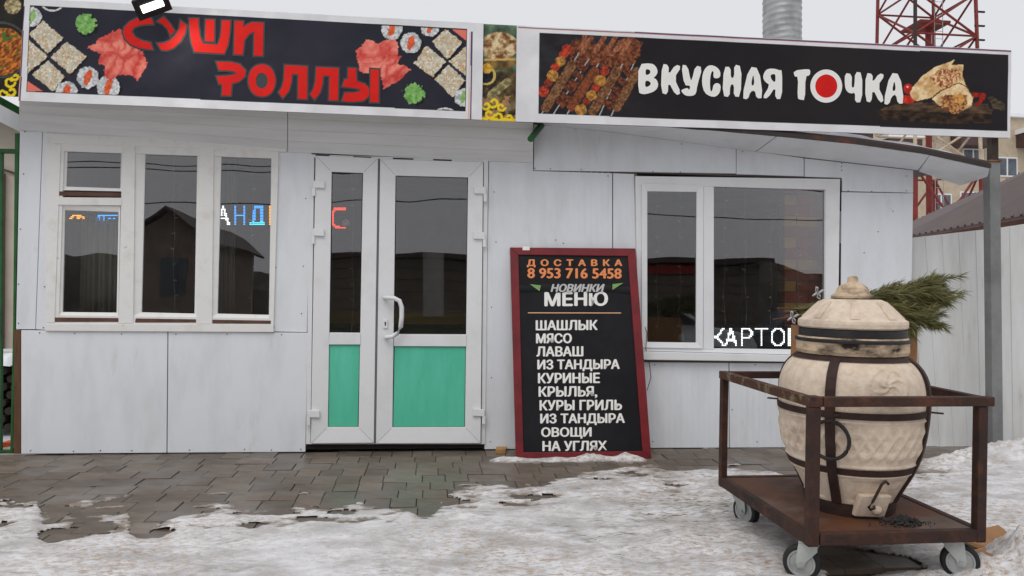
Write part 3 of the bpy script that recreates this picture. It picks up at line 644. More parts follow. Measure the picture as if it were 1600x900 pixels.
MB().lathe([(.022, 0), (.026, .01), (.026, .05), (.018, .062)], 16, c).build('jar_body', mat('milky_jar', L(190, 186, 176), rough=.3), jar, smooth=True)
MB().lathe([(.02, .0625), (.02, .078)], 16, c).build('lid', mat('gold_lid', L(190, 150, 60), rough=.3, metal=.6), jar)

# ================================================================== BANNERS
BY = -.40
def wrinkle(px, py, seed, amp): return (fbm(px * .0125, py * .016 + px * .004, seed, 3) - .5) * amp * 2 + (fbm(px * .05, py * .02, seed + 5, 2) - .5) * amp * .35
def grid_banner(name, corners, nx, ny, paint, label, parent=None, Y=BY, amp=.006, seed=1):
    u = np.linspace(0, 1, nx); w = np.linspace(0, 1, ny); U_, W_ = np.meshgrid(u, w)
    c = np.array(corners, float)
    PX = (1 - W_) * ((1 - U_) * c[0, 0] + U_ * c[1, 0]) + W_ * ((1 - U_) * c[3, 0] + U_ * c[2, 0])
    PY = (1 - W_) * ((1 - U_) * c[0, 1] + U_ * c[1, 1]) + W_ * ((1 - U_) * c[3, 1] + U_ * c[2, 1])
    d = np.array(CF[:]) + (PX[..., None] - 800) / FPX * np.array(CR[:]) - (PY[..., None] - 450) / FPX * np.array(CU[:])
    t = (Y - CAM.y) / d[..., 1]; pos = np.array(CAM[:]) + d * t[..., None]
    pos[..., 1] += wrinkle(PX, PY, seed, amp)
    rgb = paint(PX, PY)
    me = bpy.data.meshes.new(name); i = np.arange(nx * ny).reshape(ny, nx)
    f = np.stack([i[1:, :-1], i[1:, 1:], i[:-1, 1:], i[:-1, :-1]], -1).reshape(-1, 4)
    me.from_pydata(pos.reshape(-1, 3).tolist(), [], f.tolist())
    at = me.color_attributes.new('ink', 'FLOAT_COLOR', 'POINT'); lin = np.ones((nx * ny, 4)); lin[:, :3] = s2l(np.clip(rgb.reshape(-1, 3), 0, 255))
    at.data.foreach_set('color', lin.ravel())
    return me
def inpoly(px, py, pts):
    r = np.zeros(px.shape, bool); n = len(pts)
    for i in range(n):
        x1, y1 = pts[i]; x2, y2 = pts[(i + 1) % n]
        if y1 == y2: continue
        r ^= ((y1 > py) != (y2 > py)) & (px < (x2 - x1) * (py - y1) / (y2 - y1) + x1)
    return r
def put(img, m, col): img[m] = col if np.ndim(col) == 1 else col[m]
def tone(px, py, c1, c2, sc, seed, oct=4, lo=.3, hi=.7):
    k = np.clip((fbm(px * sc, py * sc, seed, oct) - lo) / (hi - lo), 0, 1)[..., None]; return np.array(c1, float) * (1 - k) + np.array(c2, float) * k
def wob(px, py, seed, amp, sc=.25): return px + (fbm(px * sc, py * sc, seed, 3) - .5) * amp, py + (fbm(px * sc + 50, py * sc, seed + 3, 3) - .5) * amp
def disc(px, py, x, y, r, seed, amp=4): 
    a, b = wob(px, py, seed, amp); return (a - x) ** 2 + (b - y) ** 2 < r * r
def vinyl(px, py, seed): return tone(px, py, (228, 228, 231), (216, 215, 218), .03, seed)
def maki(img, px, py, x, y, r, seed, core=(236, 104, 62)):
    put(img, disc(px, py, x + 2, y + 2, r + 1.5, seed), np.array((26, 25, 32.)))
    put(img, disc(px, py, x, y, r, seed), tone(px, py, (226, 226, 226), (160, 164, 166), .35, seed))
    a, b = wob(px, py, seed + 1, 5); put(img, ((a - x) / (r * .34)) ** 2 + ((b - y) / (r * .62)) ** 2 + .9 * (a - x) * (b - y) / (r * r * .2) < 1.0, tone(px, py, core, tuple(c * .8 for c in core), .3, seed + 2))
def square_roll(img, px, py, q, seed):
    a, b = wob(px, py, seed, 4); sh = [(x + 2.5, y + 3) for x, y in q]
    put(img, inpoly(a, b, sh), np.array((24, 22, 28.)))
    m = inpoly(a, b, q); t = tone(px, py, (214, 208, 190), (184, 176, 156), .22, seed)
    k = fbm(px * .42, py * .42, seed + 9, 3) > .60; t[k] = (198, 156, 104); k2 = fbm(px * .5 + 20, py * .5, seed + 11, 2) > .72; t[k2] = (236, 230, 214)
    put(img, m, t)
def ginger(img, px, py, q, c, seed):
    a, b = wob(px, py, seed, 6); m = inpoly(a, b, q)
    ang = np.arctan2(py - c[1], px - c[0]); rad = np.hypot(px - c[0], py - c[1])
    wx = px + 26 * (fbm(px * .05, py * .05, seed, 3) - .5) + 5 * np.cos(ang * 2); wy = py + 26 * (fbm(px * .05 + 9, py * .05, seed + 2, 3) - .5)
    fold = np.abs(np.sin(wx * .10 + .06 * rad + 2.2 * np.sin(ang * 1.5)) * np.cos(wy * .09)) ** .7
    k = np.clip(.15 + fold * .9 + (fbm(px * .22, py * .22, seed + 4, 3) - .5) * .7 - .25 * np.clip((px + py - c[0] - c[1]) / 60, 0, 1), 0, 1)[..., None]
    put(img, m, np.array((198, 62, 56.)) * (1 - k) + np.array((240, 142, 124.)) * k)
def z1(x, y): return (x / 4.0, y / 4.0)
def z2(x, y): return (400 + x / 4.0, y / 4.0)
def paint_sushi(px, py):
    img = vinyl(px, py, 2)
    frame = [(47, 8.5), (730, 45.5), (728, 174), (41, 143)]
    ink = tone(px, py, (36, 36, 47), (46, 45, 58), .012, 8)
    art = ink.copy()
    put(art, (np.hypot(px - 82, py + 4) < 22) & (np.hypot(px - 82, py + 4) > 19.5), np.array((215, 213, 212.)))
    maki(art, px, py, 50, 26, 15, 4, (150, 196, 120))
    for i, q in enumerate(([(67, 32), (99, 59), (74, 84), (46, 54)], [(104, 65), (135, 88), (110, 116), (79, 89)], [(43, 62), (74, 88), (43, 114)], [(75, 94), (101, 120), (82, 143), (50, 116)],
                           [(696, 45), (722, 66), (699, 94), (675, 65)], [(667, 71), (697, 96), (676, 121), (646, 99)], [(701, 101), (727, 125), (707, 152), (679, 124)], [(729, 72), (701, 96), (729, 121)])): square_roll(art, px, py, q, 20 + i * 3)
    for i, (x, y, r) in enumerate(((137, 121, 17), (169, 136, 18), (104, 144, 17), (612, 46, 16), (642, 67, 16), (672, 42, 15))): maki(art, px, py, x, y, r, 50 + i * 4)
    maki(art, px, py, 724, 152, 14, 90, (150, 196, 120))
    put(art, inpoly(px, py, [(42, 126), (66, 142), (42, 143)]), np.array((226, 120, 104.))); put(art, inpoly(px, py, [(704, 44), (729, 46), (729, 64)]), np.array((226, 120, 104.)))
    for x, y in ((134, 38), (647, 146)):
        put(art, disc(px, py, x + 3, y + 3, 16, 71, 9), np.array((24, 26, 28.))); put(art, disc(px, py, x, y, 16, 70, 10), tone(px, py, (148, 196, 116), (96, 150, 72), .3, 72))
    ginger(art, px, py, [z1(*p) for p in ((550, 300), (600, 265), (640, 230), (750, 180), (800, 260), (880, 310), (925, 390), (860, 508), (820, 470), (740, 470), (700, 505), (650, 480), (650, 405), (610, 395), (640, 340))], (184, 80), 100)
    ginger(art, px, py, [z2(*p) for p in ((620, 320), (700, 240), (750, 275), (820, 250), (870, 245), (890, 290), (885, 350), (915, 350), (885, 395), (975, 430), (930, 470), (880, 515), (795, 555), (785, 480), (650, 450), (640, 380))], (600, 98), 110)
    put(art, (np.hypot(px - 695, (py - 186) * 1.3) < 23) & (np.hypot(px - 695, (py - 186) * 1.3) > 20), np.array((220, 218, 216.)))
    m = inpoly(px, py, frame); put(img, m, art)
    edge = m & ~inpoly(px, py, [(48, 9.5), (729, 46.5), (727, 173), (42, 142)]); put(img, edge, np.array((20, 20, 24.)))
    lx = px - (35.5 - (py - 10) * .045)                             # printed register lines at the ends
    put(img, (lx > 0) & (lx < 1.2) & (py > 10), np.array((226, 150, 110.))); put(img, (lx >= 1.2) & (lx < 3.2) & (py > 10), np.array((72, 66, 100.)))
    rx = px - (736 - (py - 48) * .012); put(img, (rx > -2.6) & (rx < -1.2) & (py > 49), np.array((222, 176, 150.))); put(img, (rx > 0) & (rx < 2.4) & (py > 49), np.array((82, 66, 98.)))
    return img
def capsule(px, py, a, b, r, seed, amp=3):
    x, y = wob(px, py, seed, amp); dx, dy = b[0] - a[0], b[1] - a[1]; u = np.clip(((x - a[0]) * dx + (y - a[1]) * dy) / (dx * dx + dy * dy), 0, 1)
    return np.hypot(x - a[0] - u * dx, y - a[1] - u * dy) < r
def z3(x, y): return (800 + x / 4.0, y / 4.0)
def z4(x, y): return (1200 + x / 4.0, y / 4.0)
def paint_grill(px, py):
    img = vinyl(px, py, 12)
    art = tone(px, py, (30, 27, 30), (37, 32, 35), .01, 13)
    sm = np.clip((1010 - px) / 60, 0, 1)[..., None] * np.clip(fbm(px * .05, py * .08, 19, 4) * 2 - .7, 0, 1)[..., None]; art = art * (1 - .5 * sm) + np.array((60, 66, 72.)) * .5 * sm
    for i, (x, y, r) in enumerate(((420, 320, 17), (490, 335, 18), (565, 345, 19), (635, 355, 18), (715, 325, 20), (745, 280, 15), (700, 395, 13))):
        x, y = z3(x, y); put(art, disc(px, py, x, y, r, 200 + i, 12), tone(px, py, (150, 88, 54), (70, 34, 22), .28, 210 + i))
    for a, b in (((440, 320), (455, 225)), ((450, 300), (495, 235)), ((520, 320), (575, 232)), ((590, 330), (648, 230)), ((620, 340), (700, 262)), ((690, 330), (735, 250))):
        put(art, capsule(px, py, z3(*a), z3(*b), 3.6, 230), tone(px, py, (172, 112, 78), (112, 60, 40), .3, 231))
    for a, b in (((180, 720), (420, 330)), ((260, 712), (480, 370)), ((345, 712), (540, 400)), ((545, 725), (690, 400)), ((620, 725), (760, 400))): put(art, capsule(px, py, z3(*a), z3(*b), .9, 240, 0), np.array((170, 168, 166.)))
    for i, (a, b) in enumerate((((210, 675), (375, 405)), ((372, 665), (515, 445)), ((505, 695), (655, 445)), ((655, 670), (780, 450)))):
        m = capsule(px, py, z3(*a), z3(*b), 7.2, 250 + i, 2); put(art, m, tone(px, py, (148, 108, 72) if i != 1 else (150, 76, 44), (88, 52, 32), .4, 260 + i))
    for i, (x, y) in enumerate(((435, 425), (412, 475), (385, 525), (360, 560), (330, 610), (305, 645), (720, 455), (690, 515), (655, 568), (630, 612), (598, 655))):
        x, y = z3(x, y); put(art, inpoly(*wob(px, py, 270 + i, 4), [(x - 9.5, y - 3.5), (x - 2.5, y - 9), (x + 9.5, y - 1), (x + 3.5, y + 8.5)]), tone(px, py, (136, 74, 46), (66, 32, 22), .35, 280 + i))
    for x, y, r, k in ((345, 308, 8, 0), (322, 342, 7, 0), (304, 382, 8, 1), (270, 420, 6.5, 0), (254, 474, 9, 1), (224, 518, 6.5, 2), (196, 572, 8.5, 0), (580, 446, 7, 0), (550, 506, 9, 1), (520, 552, 6.5, 0), (496, 596, 8, 1), (464, 636, 6, 2), (430, 686, 9, 1)):
        x, y = z3(x, y); c = ((206, 70, 44), (212, 150, 70), (150, 60, 36))[k]; put(art, disc(px, py, x, y, r, 300 + int(x), 3), tone(px, py, c, tuple(v * .62 for v in c), .35, 300 + int(y)))
    # board, wraps, tomatoes
    brd = inpoly(*wob(px, py, 400, 5), [z4(*p) for p in ((680, 690), (840, 640), (1370, 645), (1405, 690), (1398, 768), (1150, 775), (720, 748))])
    put(art, brd, tone(px, py * 3, (104, 78, 56), (52, 40, 34), .09, 401)); put(art, brd & (py > 172 + (px - 1370) * .03) , tone(px, py * 2, (74, 52, 36), (28, 22, 20), .12, 402))
    put(art, inpoly(*wob(px, py, 404, 4), [z4(*p) for p in ((1370, 610), (1400, 600), (1480, 645), (1478, 695), (1410, 680))]), tone(px, py * 2, (96, 80, 58), (50, 42, 36), .15, 405))
    for a, b in (((1285, 590), (1350, 600)), ((1310, 650), (1352, 600))): put(art, capsule(px, py, z4(*a), z4(*b), 3.6, 410), tone(px, py, (176, 40, 32), (110, 24, 22), .3, 411))
    x, y = z4(878, 556); put(art, disc(px, py, x, y, 8.2, 412, 1), tone(px, py, (214, 50, 36), (150, 28, 24), .12, 413)); put(art, disc(px, py, x - 1.5, y - 3, 1.6, 412, 1), np.array((245, 190, 170.)))
    x, y = z4(872, 622); put(art, ((px - x) / 12) ** 2 + ((py - y) / 6.5) ** 2 < 1, tone(px, py, (222, 66, 36), (170, 34, 26), .2, 414))
    w1 = [z4(*p) for p in ((884, 585), (900, 550), (960, 480), (1040, 420), (1120, 393), (1165, 370), (1150, 405), (1222, 403), (1216, 470), (1240, 540), (1100, 570), (1040, 605), (930, 632), (900, 615))]
    put(art, inpoly(*wob(px, py, 420, 2), w1), tone(px, py, (240, 214, 168), (196, 152, 98), .13, 421))
    put(art, inpoly(*wob(px, py, 424, 6), [z4(*p) for p in ((1010, 480), (1090, 430), (1200, 425), (1205, 490), (1130, 545), (1060, 545))]), tone(px, py, (244, 206, 150), (130, 60, 36), .4, 425))
    put(art, inpoly(*wob(px, py, 430, 2), [(x + (-1.5 if x < 1488 else 1.2), y - 1.8) for x, y in [z4(*p) for p in ((1025, 620), (1080, 572), (1190, 520), (1240, 545), (1282, 610), (1272, 662), (1222, 688), (1150, 672), (1070, 660))]]), np.array((96, 66, 40.)))
    put(art, inpoly(*wob(px, py, 430, 2), [z4(*p) for p in ((1025, 620), (1080, 572), (1190, 520), (1240, 545), (1282, 610), (1272, 662), (1222, 688), (1150, 672), (1070, 660))]), tone(px, py, (242, 218, 174), (198, 156, 104), .13, 431))
    put(art, disc(px, py, *z4(1165, 630), 20, 434, 9) & (py > 148), tone(px, py, (214, 158, 92), (104, 52, 34), .38, 435)); put(art, disc(px, py, *z4(1195, 615), 8, 436, 5), tone(px, py, (228, 176, 92), (170, 110, 60), .3, 437))
    m = inpoly(px, py, [(843, 51), (1575, 86), (1574, 205), (841, 178)]); put(img, m, art)
    ty = py - (40.6 + (px - 808) * .0492); put(img, (ty > .6) & (ty < 2.2) & (px > 809), np.array((74, 70, 112.))); put(img, (ty >= 2.2) & (ty < 3.4) & (px > 809), np.array((214, 140, 124.)))
    return img
def curl(px, py, x, y, r0, r1, w, flip=1):
    a = np.arctan2(py - y, (px - x) * flip); d = np.hypot(px - x, py - y); sp = r0 + (r1 - r0) * ((a + math.pi) / (2 * math.pi)); return np.abs(d - sp) < w
def paint_old(px, py):
    img = tone(px, py, (120, 150, 118), (52, 66, 52), .06, 501); img = np.where((px < 400)[..., None], tone(px, py, (30, 28, 26), (44, 40, 34), .05, 502), img)
    # carrot salad and nuts at the far end
    put(img, np.hypot(px - 2, py - 78) < 44, np.array((70, 74, 74.))); put(img, np.hypot(px - 2, py - 78) < 41, np.array((36, 32, 28.)))
    car = (np.hypot(px - 2, py - 80) < 38) & (py > 44); put(img, car, tone(px + py * .5, py, (226, 132, 50), (96, 50, 22), .28, 503)); put(img, car & (fbm(px * .16, py * .16, 504, 3) > .66), np.array((70, 110, 44.)))
    put(img, np.hypot(px - 20, py - 9) < 13, tone(px, py, (206, 192, 150), (110, 92, 60), .3, 505))
    # bowl of nuts
    m = (np.hypot((px - 780) / 30, (py - 72) / 22) < 1) & (py < 94); put(img, m, tone(px, py, (226, 204, 160), (112, 70, 36), .17, 506))
    m = (np.hypot((px - 782) / 27, (py - 92) / 18) < 1) & (py > 92); put(img, m, tone(px, py, (150, 120, 66), (70, 54, 32), .06, 507)); put(img, (np.abs(py - 93 + (px - 782) * .02) < 1.6) & (px > 756) & (px < 806), np.array((206, 168, 96.)))
    m = (py > 112) & (px > 700); put(img, m & (py > 112), tone(px, py, (128, 104, 60), (46, 38, 28), .09, 508))
    put(img, np.hypot(px - 760, py - 118) < 15, np.array((200, 172, 96.))); put(img, np.hypot(px - 759, py - 118) < 12, tone(px, py, (40, 42, 54), (20, 20, 26), .3, 509)); put(img, np.hypot(px - 761, py - 107) < 8, tone(px, py, (222, 180, 70), (180, 130, 40), .3, 510))
    put(img, capsule(px, py, (768, 148), (793, 128), 6.5, 511), tone(px, py, (176, 164, 120), (110, 98, 62), .2, 512))
    m = (py > 150) & (px > 700); put(img, m & (fbm(px * .12, py * .12, 513, 3) > .5), tone(px, py, (196, 130, 84), (96, 110, 96), .15, 514))
    yel = np.array((236, 206, 36.))
    for x, y, r, f in ((771, 160, 9, 1), (783, 167, 7, -1), (765, 178, 8, -1), (778, 182, 9, 1), (795, 184, 7, 1), (760, 165, 7, 1), (15, 128, 9, -1), (18, 143, 8, 1), (5, 146, 8, -1), (24, 120, 6, 1), (-14, 140, 10, 1), (-34, 146, 9, -1)):
        put(img, curl(px, py, x, y, r * .3, r, 1.9, f), yel)
    put(img, (py > 183 + (px - 755) * .05) & (px > 700) & (fbm(px * .2, py * .2, 515, 2) > .35), yel)
    return img
# older banner behind, seen at the far end and in the gap
oldb = thing('old_banner', P(400, 170, BY + .03), 'older food banner with yellow scrolls showing at the gap between the newer banners', 'banner')
for nm, c4, nx, ny in (('banner_sheet', [(-90, -30), (60, -22), (60, 152), (-90, 148)], 120, 140), ('banner_sheet', [(740, 36.5), (822, 40.5), (822, 190.5), (740, 187)], 80, 150)):
    link(nm, grid_banner('banner_sheet', c4, nx, ny, paint_old, '', Y=BY + .022, amp=.002), colattr('old_banner_print') if 'old_print' not in MATS else MATS['old_print'], oldb, smooth=True)
MB().slab([(-92, 4), (822, 60), (822, 180), (-92, 145)], BY + .05, .03).build('backing_board', M_WOOD, oldb)
def banner(corners, nx, ny, paint, label, seed):
    t = thing('banner', P((corners[0][0] + corners[1][0]) / 2, corners[2][1], BY), label, 'banner')
    link('banner_sheet', grid_banner('banner_sheet', corners, nx, ny, paint, '', seed=seed), colattr('banner_print_%d' % seed), t, smooth=True)
    O = [(x, y) for x, y in corners]; cxm = sum(p[0] for p in O) / 4; 
    I = [(O[0][0] + 10, O[0][1] + 11), (O[1][0] - 10, O[1][1] + 11), (O[2][0] - 10, O[2][1] - 11), (O[3][0] + 10, O[3][1] - 11)]
    MB().ring([(O[0][0] + .6, O[0][1] + .6), (O[1][0] - .6, O[1][1] + .6), (O[2][0] - .6, O[2][1] - .8), (O[3][0] + .6, O[3][1] - .8)], I, BY + .010, .022 if seed == 1 else .03).build('stretcher_frame', M_WOOD, t)
    return t
b1 = banner([(38, -3), (755.5, 36.5), (753, 187), (28.5, 157.5)], 720, 160, paint_sushi, 'long sushi banner with red lettering on dark blue between sushi prints', 1)
b2 = banner([(807.5, 40), (1580, 78.5), (1578.5, 215.5), (805.5, 190)], 774, 140, paint_grill, 'long black grill banner with white lettering, kebabs and a wrap', 2)
def inkplace(off, seed): return lambda px, py: P(px, py, BY) + Vector((0, off + float(wrinkle(np.array(px), np.array(py), seed, .006)), 0))
# raised print: lettering
def za(x, y): return (180 + x * .15, 15 + y * .15)
def zb(x, y): return (330 + x * .16875, 85 + y * .16875)
def zc(x, y): return (990 + x * .15, 90 + y * .15)
def zd(x, y): return (1230 + x * .125, 95 + y * .125)
SUSHI = [
 [[za(*p) for p in ((355, 65), (250, 85), (160, 125), (100, 185), (84, 240), (105, 305), (160, 360), (240, 395), (330, 412), (390, 415), (368, 345), (290, 330), (210, 290), (172, 235), (195, 190), (260, 165), (330, 155), (398, 155), (385, 110))]],
 [[za(*p) for p in ((440, 125), (505, 78), (565, 140), (622, 222), (575, 270), (545, 205), (500, 155))]],
 [[za(*p) for p in ((682, 118), (745, 165), (728, 250), (680, 335), (610, 400), (545, 425), (485, 422), (440, 352), (510, 350), (570, 325), (630, 270), (668, 200))]],
 [[za(*p) for p in ((773, 92), (867, 95), (870, 190), (885, 290), (915, 358), (1070, 368), (1098, 290), (1110, 200), (1113, 115), (1202, 118), (1195, 230), (1175, 360), (1135, 460), (828, 442), (795, 340), (780, 220))]],
 [[za(*p) for p in ((945, 105), (1035, 108), (1032, 335), (938, 330))]],
 [[za(*p) for p in ((1248, 120), (1335, 125), (1335, 190), (1380, 155), (1430, 135), (1545, 140), (1538, 482), (1445, 480), (1450, 225), (1390, 260), (1345, 320), (1328, 470), (1238, 465))]],
 [[zb(*p) for p in ((50, 70), (180, 72), (265, 92), (318, 150), (312, 205), (260, 250), (190, 272), (182, 382), (100, 382), (106, 280), (75, 275), (52, 205), (150, 200), (220, 188), (240, 176), (205, 155), (140, 148), (75, 148))]],
 [smooth_loop([zb(*p) for p in ((465, 85), (560, 120), (604, 240), (565, 365), (470, 400), (375, 360), (335, 240), (375, 125))], 2), smooth_loop([zb(*p) for p in ((468, 165), (512, 190), (527, 243), (512, 300), (468, 322), (425, 300), (411, 243), (426, 190))], 2)],
 [[zb(*p) for p in ((682, 100), (890, 112), (888, 415), (805, 413), (808, 185), (748, 183), (742, 260), (720, 340), (665, 405), (625, 352), (655, 310), (675, 240))]],
 [[zb(*p) for p in ((975, 120), (1180, 130), (1173, 428), (1092, 425), (1098, 200), (1038, 198), (1030, 280), (1010, 350), (958, 420), (918, 370), (950, 320), (968, 240))]],
 [[zb(*p) for p in ((1270, 130), (1342, 133), (1345, 250), (1420, 275), (1465, 320), (1462, 385), (1410, 430), (1300, 440), (1212, 432), (1238, 358), (1330, 356), (1388, 342), (1370, 322), (1300, 310), (1215, 300), (1238, 234), (1268, 230))]],
 [[zb(*p) for p in ((1478, 140), (1553, 145), (1550, 445), (1472, 442))]]]
for g in SUSHI:
    glyph('letter_outline', [grow(g[0], 2.6)], inkplace(-.002, 1), M_OUTLINE, b1); glyph('letter', g, inkplace(-.0035, 1), M_REDINK, b1)
def rnd(p, k=1): return smooth_loop(p, k)
VK = [
 [[zc(*p) for p in ((55, 75), (180, 65), (225, 95), (245, 150), (225, 190), (190, 210), (235, 235), (252, 290), (225, 340), (160, 368), (95, 378), (52, 358))], [zc(*p) for p in ((122, 120), (160, 122), (178, 145), (165, 178), (120, 188))], [zc(*p) for p in ((117, 240), (160, 242), (183, 270), (165, 300), (117, 315))]],
 [[zc(*p) for p in ((298, 72), (358, 85), (358, 195), (435, 82), (488, 100), (412, 215), (488, 368), (440, 388), (358, 240), (350, 382), (288, 362))]],
 [[zc(*p) for p in ((500, 82), (555, 92), (585, 240), (610, 240), (645, 92), (708, 108), (655, 290), (645, 370), (615, 395), (540, 393), (500, 350), (508, 338), (560, 322), (572, 350), (590, 330), (595, 288), (530, 283))]],
 [[zc(*p) for p in ((800, 84), (860, 105), (895, 150), (893, 205), (850, 215), (832, 200), (838, 150), (815, 130), (795, 170), (785, 250), (790, 345), (805, 368), (825, 340), (832, 290), (865, 270), (900, 292), (890, 365), (850, 405), (800, 402), (740, 365), (714, 270), (722, 170), (755, 105))]],
 [[zc(*p) for p in ((942, 103), (1003, 106), (1001, 222), (1050, 217), (1050, 80), (1116, 98), (1108, 405), (1047, 400), (1050, 272), (998, 280), (993, 407), (928, 395))]],
 [[zc(*p) for p in ((1205, 102), (1300, 118), (1342, 415), (1285, 420), (1268, 335), (1212, 348), (1185, 432), (1132, 418))], [zc(*p) for p in ((1245, 160), (1262, 288), (1218, 295))]],
 [[zc(*p) for p in ((1400, 122), (1470, 122), (1515, 140), (1540, 138), (1540, 425), (1480, 425), (1480, 290), (1395, 420), (1348, 415), (1430, 285), (1375, 250), (1352, 210), (1365, 155))], [zc(*p) for p in ((1420, 185), (1450, 168), (1480, 175), (1478, 268), (1435, 235))]],
 [[zd(*p) for p in ((85, 130), (260, 110), (280, 130), (272, 180), (218, 188), (215, 485), (165, 480), (133, 465), (143, 190), (95, 193))]],
 [[zd(485 + 192 * math.cos(t / 20 * math.pi), 318 + 200 * math.sin(t / 20 * math.pi)) for t in range(40)], [zd(485 + 141 * math.cos(t / 20 * math.pi), 318 + 148 * math.sin(t / 20 * math.pi)) for t in range(40)]],
 [[zd(*p) for p in ((725, 160), (800, 175), (795, 320), (810, 350), (845, 330), (852, 145), (930, 158), (925, 512), (850, 515), (852, 385), (800, 405), (750, 385), (722, 320))]],
 [[zd(*p) for p in ((985, 160), (1060, 172), (1058, 290), (1150, 162), (1208, 185), (1118, 312), (1202, 490), (1160, 522), (1062, 335), (1045, 518), (978, 495))]],
 [[zd(*p) for p in ((1290, 158), (1400, 175), (1450, 528), (1382, 532), (1360, 410), (1295, 440), (1262, 545), (1202, 532))], [zd(*p) for p in ((1335, 235), (1358, 372), (1300, 388))]]]
for g in VK: glyph('letter', [rnd(grow(q, .9 if j == 0 else -.35)) for j, q in enumerate(g)], inkplace(-.003, 2), M_WHITEINK, b2)
glyph('red_dot', VK[8][1:], inkplace(-.0025, 2), M_REDINK, b2)
# floodlight over the sushi banner
fl = thing('floodlight', P(236, -4, -.62), 'small black floodlight switched on above the sushi lettering', 'floodlight')
fc = P(238, 9, -.62); ux = (P(258, 2, -.62) - P(216, 17, -.66)).normalized()
nrm = Vector((.06, -.52, -1)); nrm = (nrm - ux * nrm.dot(ux)).normalized(); uy = nrm.cross(ux).normalized()
def fp(a, b, c): return fc + ux * a + uy * b + nrm * c
hw, hd = .112, .078
mb = MB(); mb.prism([fp(-hw, -hd, .0), fp(hw, -hd, .0), fp(hw, hd, .0), fp(-hw, hd, .0)], [fp(-hw * .8, -hd * .8, -.045), fp(hw * .8, -hd * .8, -.045), fp(hw * .8, hd * .8, -.045), fp(-hw * .8, hd * .8, -.045)])
for k in range(-3, 4): mb.prism([fp(k * .026 - .004, -hd * .8, -.045), fp(k * .026 + .004, -hd * .8, -.045), fp(k * .026 + .004, hd * .8, -.045), fp(k * .026 - .004, hd * .8, -.045)], [fp(k * .026 - .004, -hd * .7, -.07), fp(k * .026 + .004, -hd * .7, -.07), fp(k * .026 + .004, hd * .7, -.07), fp(k * .026 - .004, hd * .7, -.07)])
mb.build('housing', M_BLACK, fl)
MB().prism([fp(-hw * .64, -hd * .36, .004), fp(hw * .64, -hd * .36, .004), fp(hw * .64, hd * .36, .004), fp(-hw * .64, hd * .36, .004)], [fp(-hw * .64, -hd * .36, .001), fp(hw * .64, -hd * .36, .001), fp(hw * .64, hd * .36, .001), fp(-hw * .64, hd * .36, .001)]).build('lens', emit('lit_lens', (1, .98, .92, 1), 6.0), fl)
MB().tube([fp(0, 0, -.05), fp(0, .02, -.12), P(240, -14, BY + .02)], .009, 8).build('bracket', M_BLACK, fl)
ld = bpy.data.lights.new('floodlight_beam', 'AREA'); ld.shape = 'RECTANGLE'; ld.size = hw * 1.6; ld.size_y = hd * 1.5; ld.energy = 2.2; ld.color = (1, .97, .9)
lo_ = bpy.data.objects.new('beam', ld); COL.objects.link(lo_); lo_.parent = fl; lo_.matrix_parent_inverse = fl.matrix_basis.inverted()
lo_.matrix_basis = Matrix.Translation(fp(0, 0, .012)) @ (-nrm).to_track_quat('Z', 'Y').to_matrix().to_4x4()

# grey post carrying the banner end
gp = thing('sign_post', G(1554, 706), 'grey square steel post under the end of the grill banner', 'post')
pb = P(1554, 702, -.27); ptop = P(1549, 254, -.27)
MB().bar((pb.x, -.27, -.03), (ptop.x, -.27, ptop.z), .088, .08, (0, 1, 0)).build('post', M_STEELPOST, gp, bevel=.006)
MB().box(ptop.x - .05, ptop.x + .05, -.32, -.22, ptop.z, ptop.z + .012).build('cap_plate', mat('rust_plate', L(150, 104, 60), L(96, 60, 40), 9, .7), gp)
q = P(1552, 188, -.27); MB().box(ptop.x - .01, ptop.x + .045, -.29, -.235, ptop.z + .0125, q.z + .1).build('upper_post', mat('brown_post', L(76, 64, 54), L(60, 48, 40), 9, .7), gp)

# ================================================================== MENU BOARD
mbot = [G(806, 716), G(1018, 716.5)]; mtop = [P(797, 386.5, -.022), P(993, 388, -.022)]
mo = mbot[0]; mn = (mbot[1] - mbot[0]).cross(mtop[0] - mbot[0]).normalized()
if mn.y > 0: mn = -mn
def MPt(px, py, off=0.0): return on_plane(px, py, mo, mn) + mn * off
mbd = thing('menu_board', (mbot[0] + mbot[1]) / 2, 'dark red framed menu board with white lettering leaning on the wall', 'menu board')
def mslab(pts, off, th): return MB().prism([MPt(x, y, off) for x, y in pts], [MPt(x, y, off - th) for x, y in pts])
O4 = [(797, 386.5), (993, 388), (1018, 716.5), (806, 716)]; I4 = [(810, 398), (981, 400), (1004, 705), (818, 707)]
for k, nm in enumerate(('frame_top', 'frame_side', 'frame_bottom', 'frame_side')):
    j = (k + 1) % 4; mslab([O4[k], O4[j], I4[j], I4[k]], 0, .03).build(nm, M_RED, mbd, bevel=.003)
mslab([(808, 396), (983, 398), (1006, 707), (816, 709)], -.012, .01).build('print_panel', M_BANNERBLK, mbd)
